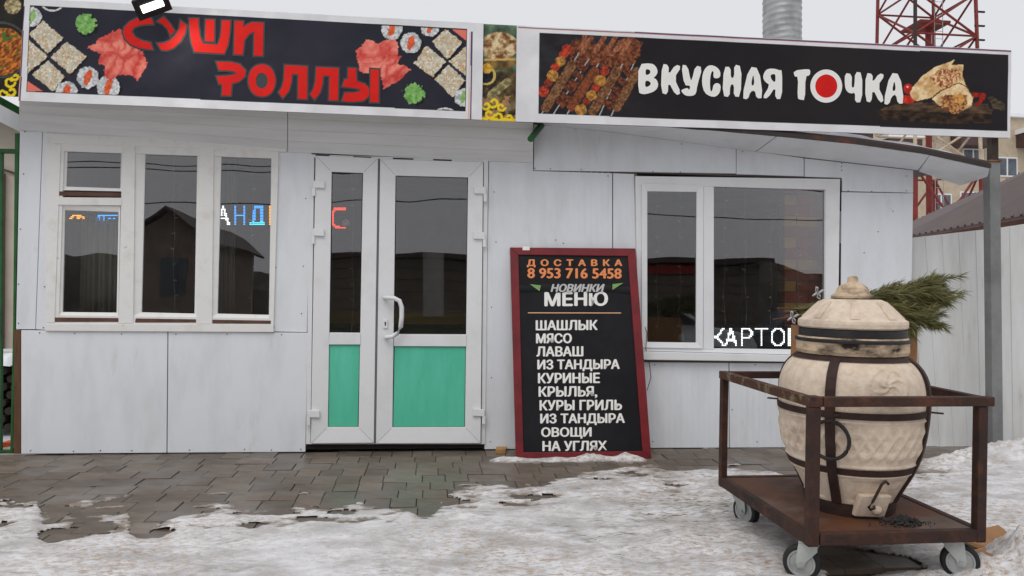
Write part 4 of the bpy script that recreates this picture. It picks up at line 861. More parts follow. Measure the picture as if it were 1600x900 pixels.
# sagging top film
f = MB(); n = 24
for j in range(3):
    for i in range(n + 1):
        px = 811 + i / n * 175; py = (444.5, 449, 455)[j] + 1.5 * math.sin(i * .9) + .012 * (px - 811); f.v.append(tuple(MPt(px + j * .6, py, -.010 + (.0, .009, .001)[j] + .002 * math.sin(i * 1.7))))
for j in range(2):
    for i in range(n): a = j * (n + 1) + i; f.f.append((a, a + 1, a + n + 2, a + n + 1))
f.build('film_fold', M_BANNERBLK, mbd, smooth=True)
mp_ = lambda off: (lambda px, py: MPt(px, py, off))
text_on('lettering', 'ДОСТАВКА', (824, 405, 972, 417), mp_(-.0105), M_ORANGEINK, mbd, spacing=1.9, weight=0.0)
text_on('lettering', '8 953 716 5458', (825, 418.5, 971, 434), mp_(-.0105), M_ORANGEINK, mbd, slope=.005, weight=0.0)
text_on('lettering', 'НОВИНКИ', (861, 444, 944, 456), mp_(.0008), mat('grey_letter', L(190, 190, 190), rough=.5), mbd, shear=.25, weight=0.0)
text_on('lettering', 'МЕНЮ', (852, 456.5, 949, 478), mp_(-.0095), M_WHITEINK, mbd, slope=-.01, bold=1.3, weight=0.0)
mslab([(825, 487.6), (971, 487.9), (971, 489.4), (825, 489.2)], -.0105, .001).build('rule', mat('tan_rule', L(214, 170, 130), rough=.5), mbd)
for pts in ([(828, 444), (845, 446), (843, 455)], [(957, 444), (974, 442), (957, 453)]): mslab(pts, .0012, .001).build('green_corner', mat('green_ink', L(120, 160, 90), rough=.5), mbd)
for s_, r in (('ШАШЛЫК', (838, 500.5, 933.5, 515.5)), ('МЯСО', (838.5, 521, 893, 536)), ('ЛАВАШ', (839, 541.5, 911, 556.5)), ('ИЗ ТАНДЫРА', (840.5, 562, 968, 577.5 + 2.3)), ('КУРИНЫЕ', (841.5, 583, 937, 598.5)), ('КРЫЛЬЯ,', (842.5, 604, 933, 622)), ('КУРЫ ГРИЛЬ', (844, 625.5, 971.5, 641)), ('ИЗ ТАНДЫРА', (845, 646.5, 976, 662 + 2.3)), ('ОВОЩИ', (846.5, 668, 924, 683 + 2.3)), ('НА УГЛЯХ', (848.5, 689.5, 948, 704.5))):
    text_on('lettering', s_, r, mp_(-.0105), M_WHITEINK, mbd, slope=-.006, weight=0.0)
mslab([(816.5, 385), (827.5, 385), (827.5, 391), (816.5, 391)], .0015, .001).build('price_tag', M_WHITEINK, mbd)
wb = MB().prism([G(774, 709), G(790, 709), G(790, 709) + Vector((0, 0, .03)), G(774, 709) + Vector((0, 0, .03))], [G(776, 704), G(792, 704), G(792, 704) + Vector((0, 0, .03)), G(776, 704) + Vector((0, 0, .03))]).build('wood_block', mat('raw_pine', L(176, 134, 80), L(150, 108, 62), 9, .7), None, bevel=.002)
tag(wb, 'small raw wooden block on the paving beside the menu board', 'wood block')
cb = MB().tube([P(1006, 505, -.02), P(1011, 520, -.03), P(1009, 545, -.04), P(1015, 570, -.04), P(1017, 590, -.04), P(1011, 610, -.045)], .003, 6).build('cable', mat('reddish_cable', L(110, 80, 76), rough=.6), None, smooth=True)
tag(cb, 'thin loose cable hanging beside the menu board under the plastic window', 'cable')

# ================================================================== CART WITH CLAY OVEN
CARTR = Matrix.Rotation(math.radians(.4), 3, 'Z') @ Matrix.Rotation(math.atan(S), 3, 'X')
cart = thing('steel_cart', (1.58, -2.73, S * -2.73), 'rusty steel cart on castors carrying the clay oven', 'cart', rot=CARTR, local=True)
CW, CLn, DH, TH = .80, .985, .18, .80
def cb_(name, x0, x1, y0, y1, z0, z1, m=M_RUST): return MB().box(x0, x1, y0, y1, z0, z1).build(name, m, cart, bevel=.003)
pw = .048
for x0, y0, w in ((0, 0, .047), (CW - .042, 0, .042), (0, CLn - .042, .034), (CW - .042, CLn - .042, .042)): cb_('post', x0, x0 + w, y0, y0 + .042, DH + .001, TH - .042)
cb_('top_rail', .055, CW + .025, -.006, .036, TH - .040, TH); cb_('top_rail', .04, CW - .045, CLn - .04, CLn, TH - .038, TH - .002)
r_ = cb_('top_rail', -.004, .036, .0, CLn + .004, TH - .0415, TH - .001, M_RUSTPAINT); r_['label'] = 'top rail with flaking green paint'
cb_('top_rail', CW - .036, CW + .002, .04, CLn - .045, TH - .041, TH - .001)
cb_('corner_piece', -.002, .052, -.004, .0545, TH - .0412, TH + .002)
cb_('deck', .006, CW - .006, .006, CLn - .006, DH + .042, DH + .047, M_DECK)
cb_('deck_edge', .0525, CW - .0425, .0, .036, DH, DH + .0515); cb_('deck_edge', .035, CW - .043, CLn - .036, CLn, DH, DH + .0505)
cb_('deck_edge', .0, .036, .0425, CLn - .0425, DH, DH + .051); cb_('deck_edge', CW - .036, CW, .0425, CLn - .0425, DH, DH + .051)
for x0, y0 in ((.0, .0), (CW - .042, .0), (.0, CLn - .042), (CW - .042, CLn - .042)): cb_('corner_foot', x0, x0 + .042, y0, y0 + .042, DH - .002, DH)
def caster(x, y, ang):
    R_ = .078; tr = .035; cs, sn_ = math.cos(ang), math.sin(ang)
    def T(a, b, z): return (x + a * cs - b * sn_, y + a * sn_ + b * cs, z)      # a along roll, b along axle
    hub = MB(); n = 28
    c = caster_part(cart, T)
    return c
def wheel(prof, T, tr, n=32, cap=True):
    mb = MB(); base = 0
    for b, r in prof:
        for k in range(n): a = 2 * math.pi * k / n; mb.v.append(T(tr + r * math.cos(a), b, .078 + r * math.sin(a)))
    for i in range(len(prof) - 1):
        for k in range(n): k2 = (k + 1) % n; mb.f.append((i * n + k, i * n + k2, (i + 1) * n + k2, (i + 1) * n + k))
    if cap: mb.f.append(tuple(range(n - 1, -1, -1))); e = (len(prof) - 1) * n; mb.f.append(tuple(e + k for k in range(n)))
    return mb
def caster_part(parent, T):
    tr = .035
    c = MB(); c.prism([T(-.045, -.04, DH - .003), T(.045, -.04, DH - .003), T(.045, .04, DH - .003), T(-.045, .04, DH - .003)], [T(-.045, -.04, DH - .008), T(.045, -.04, DH - .008), T(.045, .04, DH - .008), T(-.045, .04, DH - .008)])
    fork = c.build('caster', M_CASTER, parent)
    f = MB()
    for s_ in (-1, 1):
        pts = [(-.03, DH - .0085), (.045, DH - .0085), (tr + .022, .085), (tr + .012, .062), (tr - .012, .062), (tr - .02, .09), (-.03, DH - .04)]
        f.prism([T(a, s_ * .030, z) for a, z in pts], [T(a, s_ * .0335, z) for a, z in pts])
    f.prism([T(-.03, -.0335, DH - .0085), T(.045, -.0335, DH - .0085), T(.045, .0335, DH - .0085), T(-.03, .0335, DH - .0085)], [T(-.03, -.0335, DH - .0125), T(.045, -.0335, DH - .0125), T(.045, .0335, DH - .0125), T(-.03, .0335, DH - .0125)])
    f.build('fork', M_CASTER, fork)
    wheel([(-.02, .058), (-.022, .068), (-.017, .076), (0, .078), (.017, .076), (.022, .068), (.02, .058)], T, tr, cap=False).build('tyre', M_BLACK, fork, smooth=True)
    wheel([(-.021, .020), (-.019, .0465), (-.0232, .050), (-.0232, .057), (.0232, .057), (.0232, .050), (.019, .0465), (.021, .020)], T, tr).build('rim', M_GALV, fork)
    wheel([(-.040, .010), (-.040, .0095), (.040, .0095), (.040, .010)], T, tr, 8).build('axle_bolt', M_GALV, fork)
for x, y, a in ((.055, .085, math.radians(146)), (CW - .10, .085, math.radians(-28)), (.09, CLn - .10, math.radians(-66)), (CW - .09, CLn - .09, math.radians(-60))): caster(x, y, a)

# clay oven (tandoor) standing on the deck
kpx = .00284; KZ = kpx * 1.035
axis_base = CARTR @ Vector((.408, .395, DH + .0475)) + Vector((1.58, -2.73, S * -2.73))
tan = thing('clay_oven', axis_base, 'large beige clay tandoor oven with iron bands standing on the cart', 'clay oven', rot=CARTR, local=True)
prof_px = [(66, 803), (69, 783), (80, 762), (90, 745), (98, 728), (105, 708), (110, 685), (113.5, 660), (115.5, 635), (115.5, 612), (113, 596), (107, 581), (98, 569), (88, 562), (79, 557)]
zs = np.array([(803 - y) * KZ for r, y in prof_px]); rs = np.array([r * kpx for r, y in prof_px]) * .985
def rz(z): return float(np.interp(z, zs, rs))
# smooth profile
zz = np.linspace(zs[0], zs[-1], 150); rr = np.interp(zz, zs, rs); ker = np.ones(9) / 9; rr2 = np.convolve(np.pad(rr, 4, mode='edge'), ker, 'valid')
def zpx(y): return (803 - y) * KZ
def relief(a, z, r):
    aa = (a + math.pi) % (2 * math.pi) - math.pi; d = 0.0
    zb0, zb1 = zpx(717), zpx(657)
    if zb0 < z < zb1:                                             # braid
        v = (z - zb0) / (zb1 - zb0) * 2 - 1; ph = a * 11
        env = max(0.0, 1 - abs(v) ** 4)
        s1 = abs(v - .62 * math.sin(ph)); s2 = abs(v - .62 * math.sin(ph + 2.1)); s3 = abs(v - .62 * math.sin(ph + 4.2))
        q = [max(0, 1 - s / .26) for s in (s1, s2, s3)]; lift = [math.cos(ph), math.cos(ph + 2.1), math.cos(ph + 4.2)]
        best = max(((.5 + .5 * l) * .5 + .5) * t for t, l in zip(q, lift)); d += .0062 * math.sqrt(best) * env
    for y0 in (652, 721, 736):                                    # raised lines
        d += .004 * math.exp(-((z - zpx(y0)) / .006) ** 2)
    m = math.hypot((aa + .03) / .27, (z - zpx(597)) / .075)        # medallion
    if m < 1.15:
        d += .004 * math.exp(-((m - 1) / .10) ** 2)
        if m < .95: d += .0045 * max(0, math.sin(6 * math.atan2(z - zpx(597), (aa + .03) * .3) + m * 7)) * (1 - m * .6)
    k = ((a + .785) % (math.pi / 2)) - math.pi / 4                 # panels between the straps
    if zpx(778) < z < zpx(742): d -= .005 * (1 / (1 + math.exp((abs(k) - .5) * 40)))
    return d
body = MB().lathe(list(zip(rr2.tolist(), zz.tolist())), 360, fn=lambda a, z, r: 1.7 * relief(a, z, r)).build('body', M_CLAY, tan, smooth=True)
def lathe_px(name, prof, m, n=72, **kw): return MB().lathe([(r * kpx * .985, (803 - y) * KZ) for r, y in prof], n).build(name, m, tan, **kw)
lathe_px('collar', [(78, 557), (86, 556.5), (88, 551), (87.5, 542), (88.5, 537), (88.5, 533), (84, 529.5), (60, 529)], M_SOOT, smooth=False)
lathe_px('gap_ring', [(70, 529.5), (84.5, 529), (84.5, 517.5), (70, 517)], mat('sooty_ring', L(30, 27, 27), L(48, 46, 46), 6, .5))
lathe_px('soot_band', [(80, 538), (89.5, 537.5), (90, 534.5), (89.5, 532), (80, 531.5)], mat('sooty_ring', L(30, 27, 27)))
lid = lathe_px('lid', [(60, 517), (82, 516.6), (85.5, 514), (86, 508), (85, 504), (78, 500), (70, 492), (59, 481), (50, 473.5), (44, 471), (20, 470)], M_CLAY, smooth=False)
def lid_r(z_): return float(np.interp(z_, [(803 - y) * KZ for y in (504, 500, 492, 481, 473.5)], [r * kpx for r in (85, 78, 70, 59, 50)]))
for kq in range(8):
    a = math.radians(18 + kq * 45); mb = MB()
    L_, R_ = [], []
    for y in (500, 492, 481, 474):
        z_ = (803 - y) * KZ; r = lid_r(z_) * .985 + .006
        for lst, da in ((L_, -.085), (R_, .085)): lst.append(Vector((r * math.sin(a + da), -r * math.cos(a + da), z_)))
    pts = L_ + R_[::-1]; inner = [Vector((p.x * .94, p.y * .94, p.z - .006)) for p in pts]; mb.prism(pts, inner).build('lid_rib', M_CLAY, lid)
kn = lathe_px('lid_knob', [(30, 470.5), (33.5, 469), (34, 465.5), (31, 463.5), (27, 461), (23.5, 452), (17, 446.5), (9.5, 444.5), (8.6, 443), (8.2, 435.5), (5.5, 433.5)], M_SOOT, 40, smooth=False)
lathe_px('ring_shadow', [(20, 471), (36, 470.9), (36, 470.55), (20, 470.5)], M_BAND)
def band_ring(name, y, h_, extra=.006, n=96, a0=None):
    mb = MB(); pr = []
    z0, z1 = (803 - y - h_ / 2) * KZ, (803 - y + h_ / 2) * KZ
    rin = [rz(z0) + .001, rz(z1) + .001]
    mb.lathe([(rin[0] + extra, z0), (rin[1] + extra, z1)], n); mb.f = mb.f[:-2]
    mb2 = MB().lathe([(rin[0] + extra, z0), (rin[1] + extra, z1), (rin[1] - .004, z1), (rin[0] - .004, z0), (rin[0] + extra, z0)], n); mb2.f = mb2.f[:-2]
    return mb2.build(name, M_BAND, tan)
band_ring('iron_band', 642, 10); band_ring('iron_band', 729, 10); band_ring('iron_band', 560, 8, .008)
lathe_px('base_ring', [(60, 803), (70, 803), (72, 793), (73, 783), (66, 783)], M_BAND)
for k in range(4):
    a = math.radians(-45 + 90 * k); hw_ = .021; L_, R_, Li, Ri = [], [], [], []
    for y in list(np.linspace(783, 560, 26)):
        z_ = (803 - y) * KZ; r = float(np.interp(z_, zz, rr2)) + .0145
        for sg, o_, i_ in ((-1, L_, Li), (1, R_, Ri)):
            da = sg * hw_ / r; o_.append((r * math.sin(a + da), -r * math.cos(a + da), z_)); i_.append(((r - .018) * math.sin(a + da), -(r - .018) * math.cos(a + da), z_))
    mb = MB(); m_ = len(L_); mb.v = L_ + R_ + Li + Ri
    for i in range(m_ - 1): mb.f += [(i, m_ + i, m_ + i + 1, i + 1), (i, i + 1, 2 * m_ + i + 1, 2 * m_ + i), (m_ + i, 3 * m_ + i, 3 * m_ + i + 1, m_ + i + 1)]
    mb.build('iron_strap', M_BAND, tan)
    r = rz(zpx(642)) + .012
    MB().bar((r * math.sin(a + .1), -r * math.cos(a + .1), zpx(641)), ((r + .05) * math.sin(a + .1), -(r + .05) * math.cos(a + .1), zpx(641)), .02, .006).build('band_lug', M_BAND, tan)
a = math.radians(-45); r = rz(zpx(680)) + .022; c = Vector((r * math.sin(a), -r * math.cos(a), zpx(680))); tx = Vector((math.cos(a), math.sin(a), 0))
MB().tube([c + tx * (.083 * math.cos(t)) + Vector((0, 0, .083 * math.sin(t))) for t in [i / 36 * 2 * math.pi for i in range(37)]], .0085, 10, cap=False).build('ring_handle', mat('black_iron', L(34, 32, 32), L(50, 46, 44), 14, .6), tan, smooth=True)
c2 = Vector((math.sin(a), -math.cos(a), 0)) * (r - .004) + Vector((0, 0, zpx(652))); MB().tube([c2 + tx * -.02, c2 + Vector((math.sin(a), -math.cos(a), 0)) * .03, c2 + tx * .02], .006, 8).build('handle_staple', M_BAND, tan)
# draught door with hook
da = math.radians(-6); rd = rz(zpx(775)); dn = Vector((math.sin(da), -math.cos(da), .0)); dt = Vector((math.cos(da), math.sin(da), 0)); up = (Vector((0, 0, 1)) + dn * .42).normalized()
dc = dn * (rd + .012) + Vector((0, 0, zpx(780)))
def dp(x, y, o=0): return dc + dt * x + up * y + dn * o
MB().prism([dp(-.072, -.06, .016), dp(.066, -.066, .016), dp(.076, .055, .016), dp(-.062, .056, .016)], [dp(-.072, -.06, -.03), dp(.066, -.066, -.03), dp(.076, .055, -.03), dp(-.062, .056, -.03)]).build('draught_door', M_CLAY, tan, bevel=.008)
MB().lathe([(.001, .020), (.014, .018), (.021, .008), (.024, 0)][::-1], 16, (0, 0, 0)).build('door_knob', M_CLAY, tan, smooth=True)
kb = [o for o in COL.objects if o.name.startswith('door_knob')][-1]; kb.data.transform(Matrix.Translation(dp(.022, -.022, .014)) @ dn.to_track_quat('Z', 'Y').to_matrix().to_4x4())
hk = dn * (rz(zpx(742)) + .014) + dt * .0 + Vector((0, 0, zpx(744)))
MB().tube([hk + dt * .05 + Vector((0, 0, .0)), hk + dt * .038 + Vector((0, 0, .012)), hk + dt * .02, dp(-.015, .03, .035), dp(-.03, .0, .04), dp(-.02, -.012, .04), dp(-.002, -.004, .038), dp(-.004, .006, .03)], .0065, 8).build('hook', M_BAND, tan, smooth=True)
# charcoal crumbs on the deck
ch = MB(); base = CARTR @ Vector((.50, .13, DH + .0475)) + Vector((1.58, -2.73, S * -2.73))
for i in range(150):
    gx_, gy_ = random.gauss(0, .055), random.gauss(0, .032); s_ = random.uniform(.004, .013) * (1.3 - min(1, math.hypot(gx_, gy_) * 9)) + .002
    c = base + CARTR @ Vector((gx_ , gy_, s_ * .6 + .018 * max(0, 1 - math.hypot(gx_ / .06, gy_ / .035))))
    vs = []
    for d in ((1, 0, 0), (-1, 0, 0), (0, 1, 0), (0, -1, 0), (0, 0, 1), (0, 0, -.6)): vs.append(c + Vector(d) * s_ * random.uniform(.6, 1.4))
    ch.add(vs, [(0, 2, 4), (2, 1, 4), (1, 3, 4), (3, 0, 4), (2, 0, 5), (1, 2, 5), (3, 1, 5), (0, 3, 5)])
o = ch.build('charcoal_crumbs', mat('charcoal', L(26, 25, 26), L(60, 58, 58), 30, .85), None); tag(o, 'scattered black charcoal crumbs on the cart deck below the oven', 'charcoal', kind='stuff')

# cardboard box with pine branches behind the oven
cbx = CARTR @ Vector((.30, .76, DH + .048 + .346)) + Vector((1.58, -2.73, S * -2.73))
box = thing('cardboard_box', cbx, 'tall cardboard box holding pine branches behind the clay oven', 'box', rot=CARTR, local=True)
bw, bd, bh, th = .615, .17, .48, .006; CRH = .345
bx0_, by0_ = P(1238, 520, -1.95).x - cbx.x + .052, .0
for nm, a in (('front_side', (bx0_, bx0_ + bw, by0_, by0_ + th)), ('back_side', (bx0_, bx0_ + bw, bd - th, bd)), ('end_side', (bx0_, bx0_ + th, th + .0005, bd - th - .0005)), ('end_side', (bx0_ + bw - th, bx0_ + bw, th + .0005, bd - th - .0005))):
    MB().box(a[0], a[1], a[2], a[3], 0, bh).build(nm, M_CARD, box)
MB().box(bx0_ + th, bx0_ + bw - th, th, bd - th, .001, .006).build('base', M_CARD, box)
crt = thing('wooden_crate', CARTR @ Vector((.57, .76, DH + .0475)) + Vector((1.58, -2.73, S * -2.73)), 'small wooden crate under the cardboard box behind the clay oven', 'crate', rot=CARTR, local=True)
for z_ in (.002, .118, .234):
    for y0_ in (.0, .15): MB().box(-.11, .11, y0_, y0_ + .012, z_, z_ + .108).build('slat', M_WOOD, crt)
    for x0_ in (-.11, .098): MB().box(x0_, x0_ + .012, .0125, .1495, z_, z_ + .108).build('slat', M_WOOD, crt)
MB().box(-.097, .097, .0125, .1495, .3, .3425).build('lid', M_WOOD, crt)
flp = MB().prism([(bx0_ + .02, -.002, bh - .02), (bx0_ + .30, -.002, bh - .03), (bx0_ + .30, -.03, bh + .02), (bx0_ + .02, -.05, bh + .012)], [(bx0_ + .02, .003, bh - .02), (bx0_ + .30, .003, bh - .03), (bx0_ + .30, -.025, bh + .022), (bx0_ + .02, -.045, bh + .014)])
me = text_mesh('Р', weight=.03); me2 = me.copy()
for v in me2.vertices: v.co = Vector((bx0_ + .014 + v.co.x * .15, -.002, bh - .27 + v.co.y * .15))
for v in me.vertices: v.co = Vector((bx0_ + .02 + v.co.x * .13, -.0035, bh - .263 + v.co.y * .13))
link('print_outline', me2, mat('box_ink_dark', L(40, 36, 60), rough=.7), box); link('print_letter', me, mat('box_ink_violet', L(96, 84, 130), rough=.7), box)
pine = thing('pine_branches', cbx + Vector((.05, .08, .48)), 'bundle of cut green pine branches lying across the cardboard box', 'pine branches')
M_NEED = mat('pine_needles', L(114, 110, 64), L(86, 88, 50), 10, .6, c3=L(140, 126, 82), s3=5); M_TWIG = mat('pine_twig', L(92, 66, 48), L(66, 46, 36), 20, .8)
nd = MB(); rnd_ = random.Random(5)
def needle(p, d, ln):
    s_ = d.cross(Vector((rnd_.gauss(0, 1), rnd_.gauss(0, 1), rnd_.gauss(0, 1)))).normalized() * .0016
    e_ = p + d * ln + Vector((0, 0, -.15 * ln)); m_ = p + d * ln * .5; b_n = len(nd.v); nd.v += [tuple(p - s_ * .6), tuple(p + s_ * .6), tuple(m_ + s_), tuple(m_ - s_), tuple(e_)]; nd.f += [(b_n, b_n + 1, b_n + 2, b_n + 3), (b_n + 3, b_n + 2, b_n + 4)]
PY0 = -1.93
def PP(px, py, dy=0): return P(px, py, PY0 + dy)
branches = []
for i in range(14):
    ey = 437 + i * 5.4 + rnd_.uniform(-3, 3); ex = 1484 - abs(i - 4) * 5 + rnd_.uniform(-22, 4); dy = rnd_.uniform(-.10, .10)
    sy_ = 486 + rnd_.uniform(-8, 14); sx_ = 1222 + rnd_.uniform(-16, 40)
    branches.append([PP(sx_, sy_, dy * .3), PP(1290, 482 + (ey - 470) * .2, dy * .5), PP(1370, 470 + (ey - 470) * .45, dy * .8), PP((ex + 1400) / 2, (ey * .8 + 470 * .2) + 1, dy), PP(ex, ey, dy * 1.3)])
for k, br in enumerate(branches):
    pts = []
    for i in range(25):
        u = i / 24 * 4; j = min(3, int(u)); f_ = u - j; pts.append(br[j].lerp(br[j + 1], f_))
    MB().tube(pts, [.006 - .0045 * i / 24 for i in range(25)], 6).build('branch', M_TWIG, pine)
    for i in range(2 if k % 2 == 0 else 6, 25):
        d = (pts[min(i + 1, 24)] - pts[i - 1]).normalized()
        for q in range(44 if i > 10 else 24):
            o_ = Vector((rnd_.gauss(0, 1), rnd_.gauss(0, 1), rnd_.gauss(0, 1))); o_ = (o_ - d * o_.dot(d)).normalized()
            needle(pts[i] + d * rnd_.uniform(-.02, .02), (d * .9 + o_ * rnd_.uniform(.25, .75)).normalized(), rnd_.uniform(.045, .085))
        if i % 3 == 0 and i > 9:
            o_ = Vector((rnd_.gauss(0, 1), rnd_.gauss(0, 1), rnd_.gauss(0, .5))); o_ = (o_ - d * o_.dot(d)).normalized(); sd_ = (d * .85 + o_ * .42).normalized(); ln = rnd_.uniform(.06, .13)
            MB().tube([pts[i], pts[i] + sd_ * ln], [.0025, .001], 5).build('twig', M_TWIG, pine)
            for q in range(80):
                u = rnd_.random(); w_ = Vector((rnd_.gauss(0, 1), rnd_.gauss(0, 1), rnd_.gauss(0, 1))); w_ = (w_ - sd_ * w_.dot(sd_)).normalized(); needle(pts[i] + sd_ * ln * u, (sd_ * .9 + w_ * rnd_.uniform(.25, .7)).normalized(), rnd_.uniform(.04, .075))
nd.build('needles', M_NEED, pine, kind='stuff')
for px, py in ((1277, 458), (1238, 496)):
    c = PP(px, py, -.14); mb = MB()
    for a in (.4, 1.9, 3.6, 5.0):
        d = Vector((math.cos(a), -.3, math.sin(a))) * .03
        mb.tube([c, c + d * .7 + Vector((0, -.012, .008)), c + d * 1.1, c + d * .6 + Vector((0, .012, -.006)), c], .0035, 5)
    mb.build('ribbon_bow', mat('silver_ribbon', L(200, 198, 200), rough=.3), pine, smooth=True)

# flattened cardboard beside the cart
for i, (pts, lab) in enumerate((([(1490, 838), (1560, 820), (1600, 852), (1640, 866), (1600, 874), (1540, 862)], 'flattened brown cardboard sheet lying half under the cart'), ([(1500, 868), (1545, 853), (1660, 868), (1660, 900), (1598, 884), (1545, 874)], 'torn brown cardboard piece lying over the flattened sheet'))):
    z = .062 + .014 * i; top = [G(x, y, z + .012 * math.sin(k * 2.1 + i)) for k, (x, y) in enumerate(pts)]
    o = MB().prism(top[::-1], [p - Vector((0, 0, .005)) for p in top[::-1]]).build('cardboard_sheet', M_CARD, None); tag(o, lab, 'cardboard')
# needles and twigs dropped on the snow
nd = MB(); rnd_ = random.Random(11)
for i in range(240):
    px, py = (rnd_.gauss(1085, 50), rnd_.gauss(790, 16)) if i < 170 else (rnd_.uniform(850, 1180), rnd_.uniform(750, 880)); c = G(px, py, .048)
    a = rnd_.uniform(-.6, .6) + (math.pi if rnd_.random() < .5 else 0); needle(c, Vector((math.cos(a), math.sin(a), .12)), rnd_.uniform(.03, .07))
o = nd.build('needle_litter', M_NEED, None, kind='stuff'); tag(o, 'dropped pine needles scattered on the snow beside the cart', 'pine needles')

# ================================================================== RIGHT: FENCE, SHED, TOWER, FLATS, FLUE
M_FENCE = mat('white_fence_sheet', L(216, 217, 217), L(198, 198, 196), 2, .5, .05, 60, stretch=(3, 3, .4), c3=L(170, 160, 146), s3=4, lo3=.62, hi3=.8)
def fence(pts, Ys, label, ribs):
    q = [P(x, y, Y) for (x, y), Y in zip(pts, Ys)]; t = thing('fence_sheet', (q[3] + q[2]) / 2, label, 'fence', 'white sheet fence right of the kiosk')
    MB().prism(q, [p + Vector((.004, .012, 0)) for p in q]).build('sheet', M_FENCE, t)
    for i in range(1, ribs):
        u = i / ribs; a = q[0].lerp(q[1], u); b = q[3].lerp(q[2], u); MB().bar(a + Vector((0, -.002, -.01)), b + Vector((0, -.002, .01)), .008, .006, (0, 1, 0)).build('rib', M_FENCE, t)
fence([(1420, 372), (1551, 357), (1556, 722), (1449, 722)], [.12, .04, .04, .12], 'white metal fence sheet leaning between kiosk wall and grey post', 5)
fence([(1553, 357), (1680, 338), (1690, 726), (1558, 722)], [.035, -.10, -.10, .035], 'stained white metal fence sheet beyond the grey post', 5)
# shed with brown metal roof
sh = thing('shed', (8.5, 4, 0), 'low shed with brown metal roof behind the white fence', 'shed')
ze, zr = 2.08, 3.0
def at_z(px, py, z): d = ray(px, py); return CAM + d * ((z - CAM.z) / d.z)
A_, B_ = at_z(1395, 374, ze), at_z(1640, 329, ze); ed = (B_ - A_).normalized(); A2, B2 = at_z(1380, 366, zr), at_z(1660, 241, zr)
rf = MB().prism([A_, B_, B2, A2], [p - Vector((0, 0, .03)) for p in (A_, B_, B2, A2)]).build('roof', M_ROOFBROWN, sh)
for i in range(1, 22):
    u = i / 22; MB().bar(A_.lerp(B_, u) + Vector((0, 0, .008)), A2.lerp(B2, u) + Vector((0, 0, .008)), .02, .02).build('roof_rib', M_ROOFBROWN, rf)
M_FASC = mat('brown_fascia', L(96, 54, 36), L(70, 40, 30), 6, .7)
MB().prism([A_ - Vector((0, 0, .031)), B_ - Vector((0, 0, .031)), B_ - Vector((0, 0, .13)), A_ - Vector((0, 0, .13))], [p + Vector((.05, .05, 0)) for p in (A_ - Vector((0, 0, .031)), B_ - Vector((0, 0, .031)), B_ - Vector((0, 0, .13)), A_ - Vector((0, 0, .13)))]).build('fascia', M_FASC, sh)
nrm2 = Vector((-ed.y, ed.x, 0)) if Vector((-ed.y, ed.x, 0)).x > 0 else Vector((ed.y, -ed.x, 0))
wA, wB = A_ + nrm2 * .25, B_ + nrm2 * .25
MB().prism([Vector((wA.x, wA.y, 0)), Vector((wB.x, wB.y, 0)), Vector((wB.x, wB.y, ze - .05)), Vector((wA.x, wA.y, ze - .05))], [Vector((p.x, p.y, z)) + nrm2 * 2.0 for p, z in ((wA, 0), (wB, 0), (wB, ze - .05), (wA, ze - .05))]).build('wall', M_BEIGEWALL, sh)
# lattice tower
tw = thing('lattice_tower', (11.5, 22, 0), 'red and cream lattice mast rising behind the kiosk', 'tower')
TY = 22.0
cL, cR = P(1430, 40, TY), P(1526, 40, TY); tcx = (cL.x + cR.x) / 2; half0 = (cR.x - cL.x) / 2; ty0 = TY + half0
def hw_at(z): return half0 * (1 + (cL.z - z) * .012)
def corner(i, z): h_ = hw_at(z); return Vector((tcx + (-h_ if i in (0, 3) else h_), ty0 + (-h_ if i in (0, 1) else h_), z))
ztop = cL.z + 4.5; z_red = P(1450, 120, TY).z; z_base = P(1450, 262, TY).z
M_DKLEG = mat('dark_cables', L(56, 44, 42), rough=.7)
levels = [0, 2.9, z_base, (z_base + z_red) / 2, z_red, z_red + 1.7, z_red + 3.4, z_red + 5.1, ztop + 2]
for k in range(len(levels) - 1):
    za_, zb_ = levels[k], levels[k + 1]; m = M_CREAM if z_base - .1 <= za_ < z_red - .1 else M_TOWER; rad = .10 if k < 2 else .07
    for i in range(4):
        j = (i + 1) % 4
        MB().tube([corner(i, za_), corner(i, zb_)], rad, 8).build('leg', M_DKLEG if i == 0 and k > 3 else m, tw)
        MB().tube([corner(i, za_), corner(j, zb_)], .045, 6).build('brace', m, tw); MB().tube([corner(j, za_), corner(i, zb_)], .045, 6).build('brace', m, tw); MB().tube([corner(i, zb_), corner(j, zb_)], .04, 6).build('girt', m, tw)
z = P(1450, 23, TY).z
MB().box(tcx - .6, tcx + .7, ty0 - .6, ty0 + .7, z, z + .1).build('platform', M_TOWER, tw)
MB().tube([(tcx + .15, ty0, 0), (tcx + .15, ty0, z)], .12, 8).build('inner_mast', M_TOWER, tw)
lad = MB()
for s_ in (.0, .35): lad.tube([(tcx + s_, ty0 - .6, 4), (tcx + s_, ty0 - .6, ztop)], .014, 5)
for i in range(40): lad.tube([(tcx, ty0 - .6, 4 + i * .3), (tcx + .35, ty0 - .6, 4 + i * .3)], .01, 4)
lad.build('ladder', M_GALV, tw)
for py in (18, 40, 62): a = P(1523, py, TY); MB().bar(a, a + Vector((.42, 0, 0)), .06).build('antenna_arm', M_DARK, tw)
sn = MB()
for i in range(9):
    c = corner(0, levels[2] * .98).lerp(corner(1, levels[2] * .98), i / 8); sn.lathe([(.02, -.06), (.10, -.02), (.13, .05), (.08, .13), (.01, .16)], 8, c + Vector((0, -.02, .02)))
sn.build('snow_caps', M_SNOWROOF, tw, smooth=True)
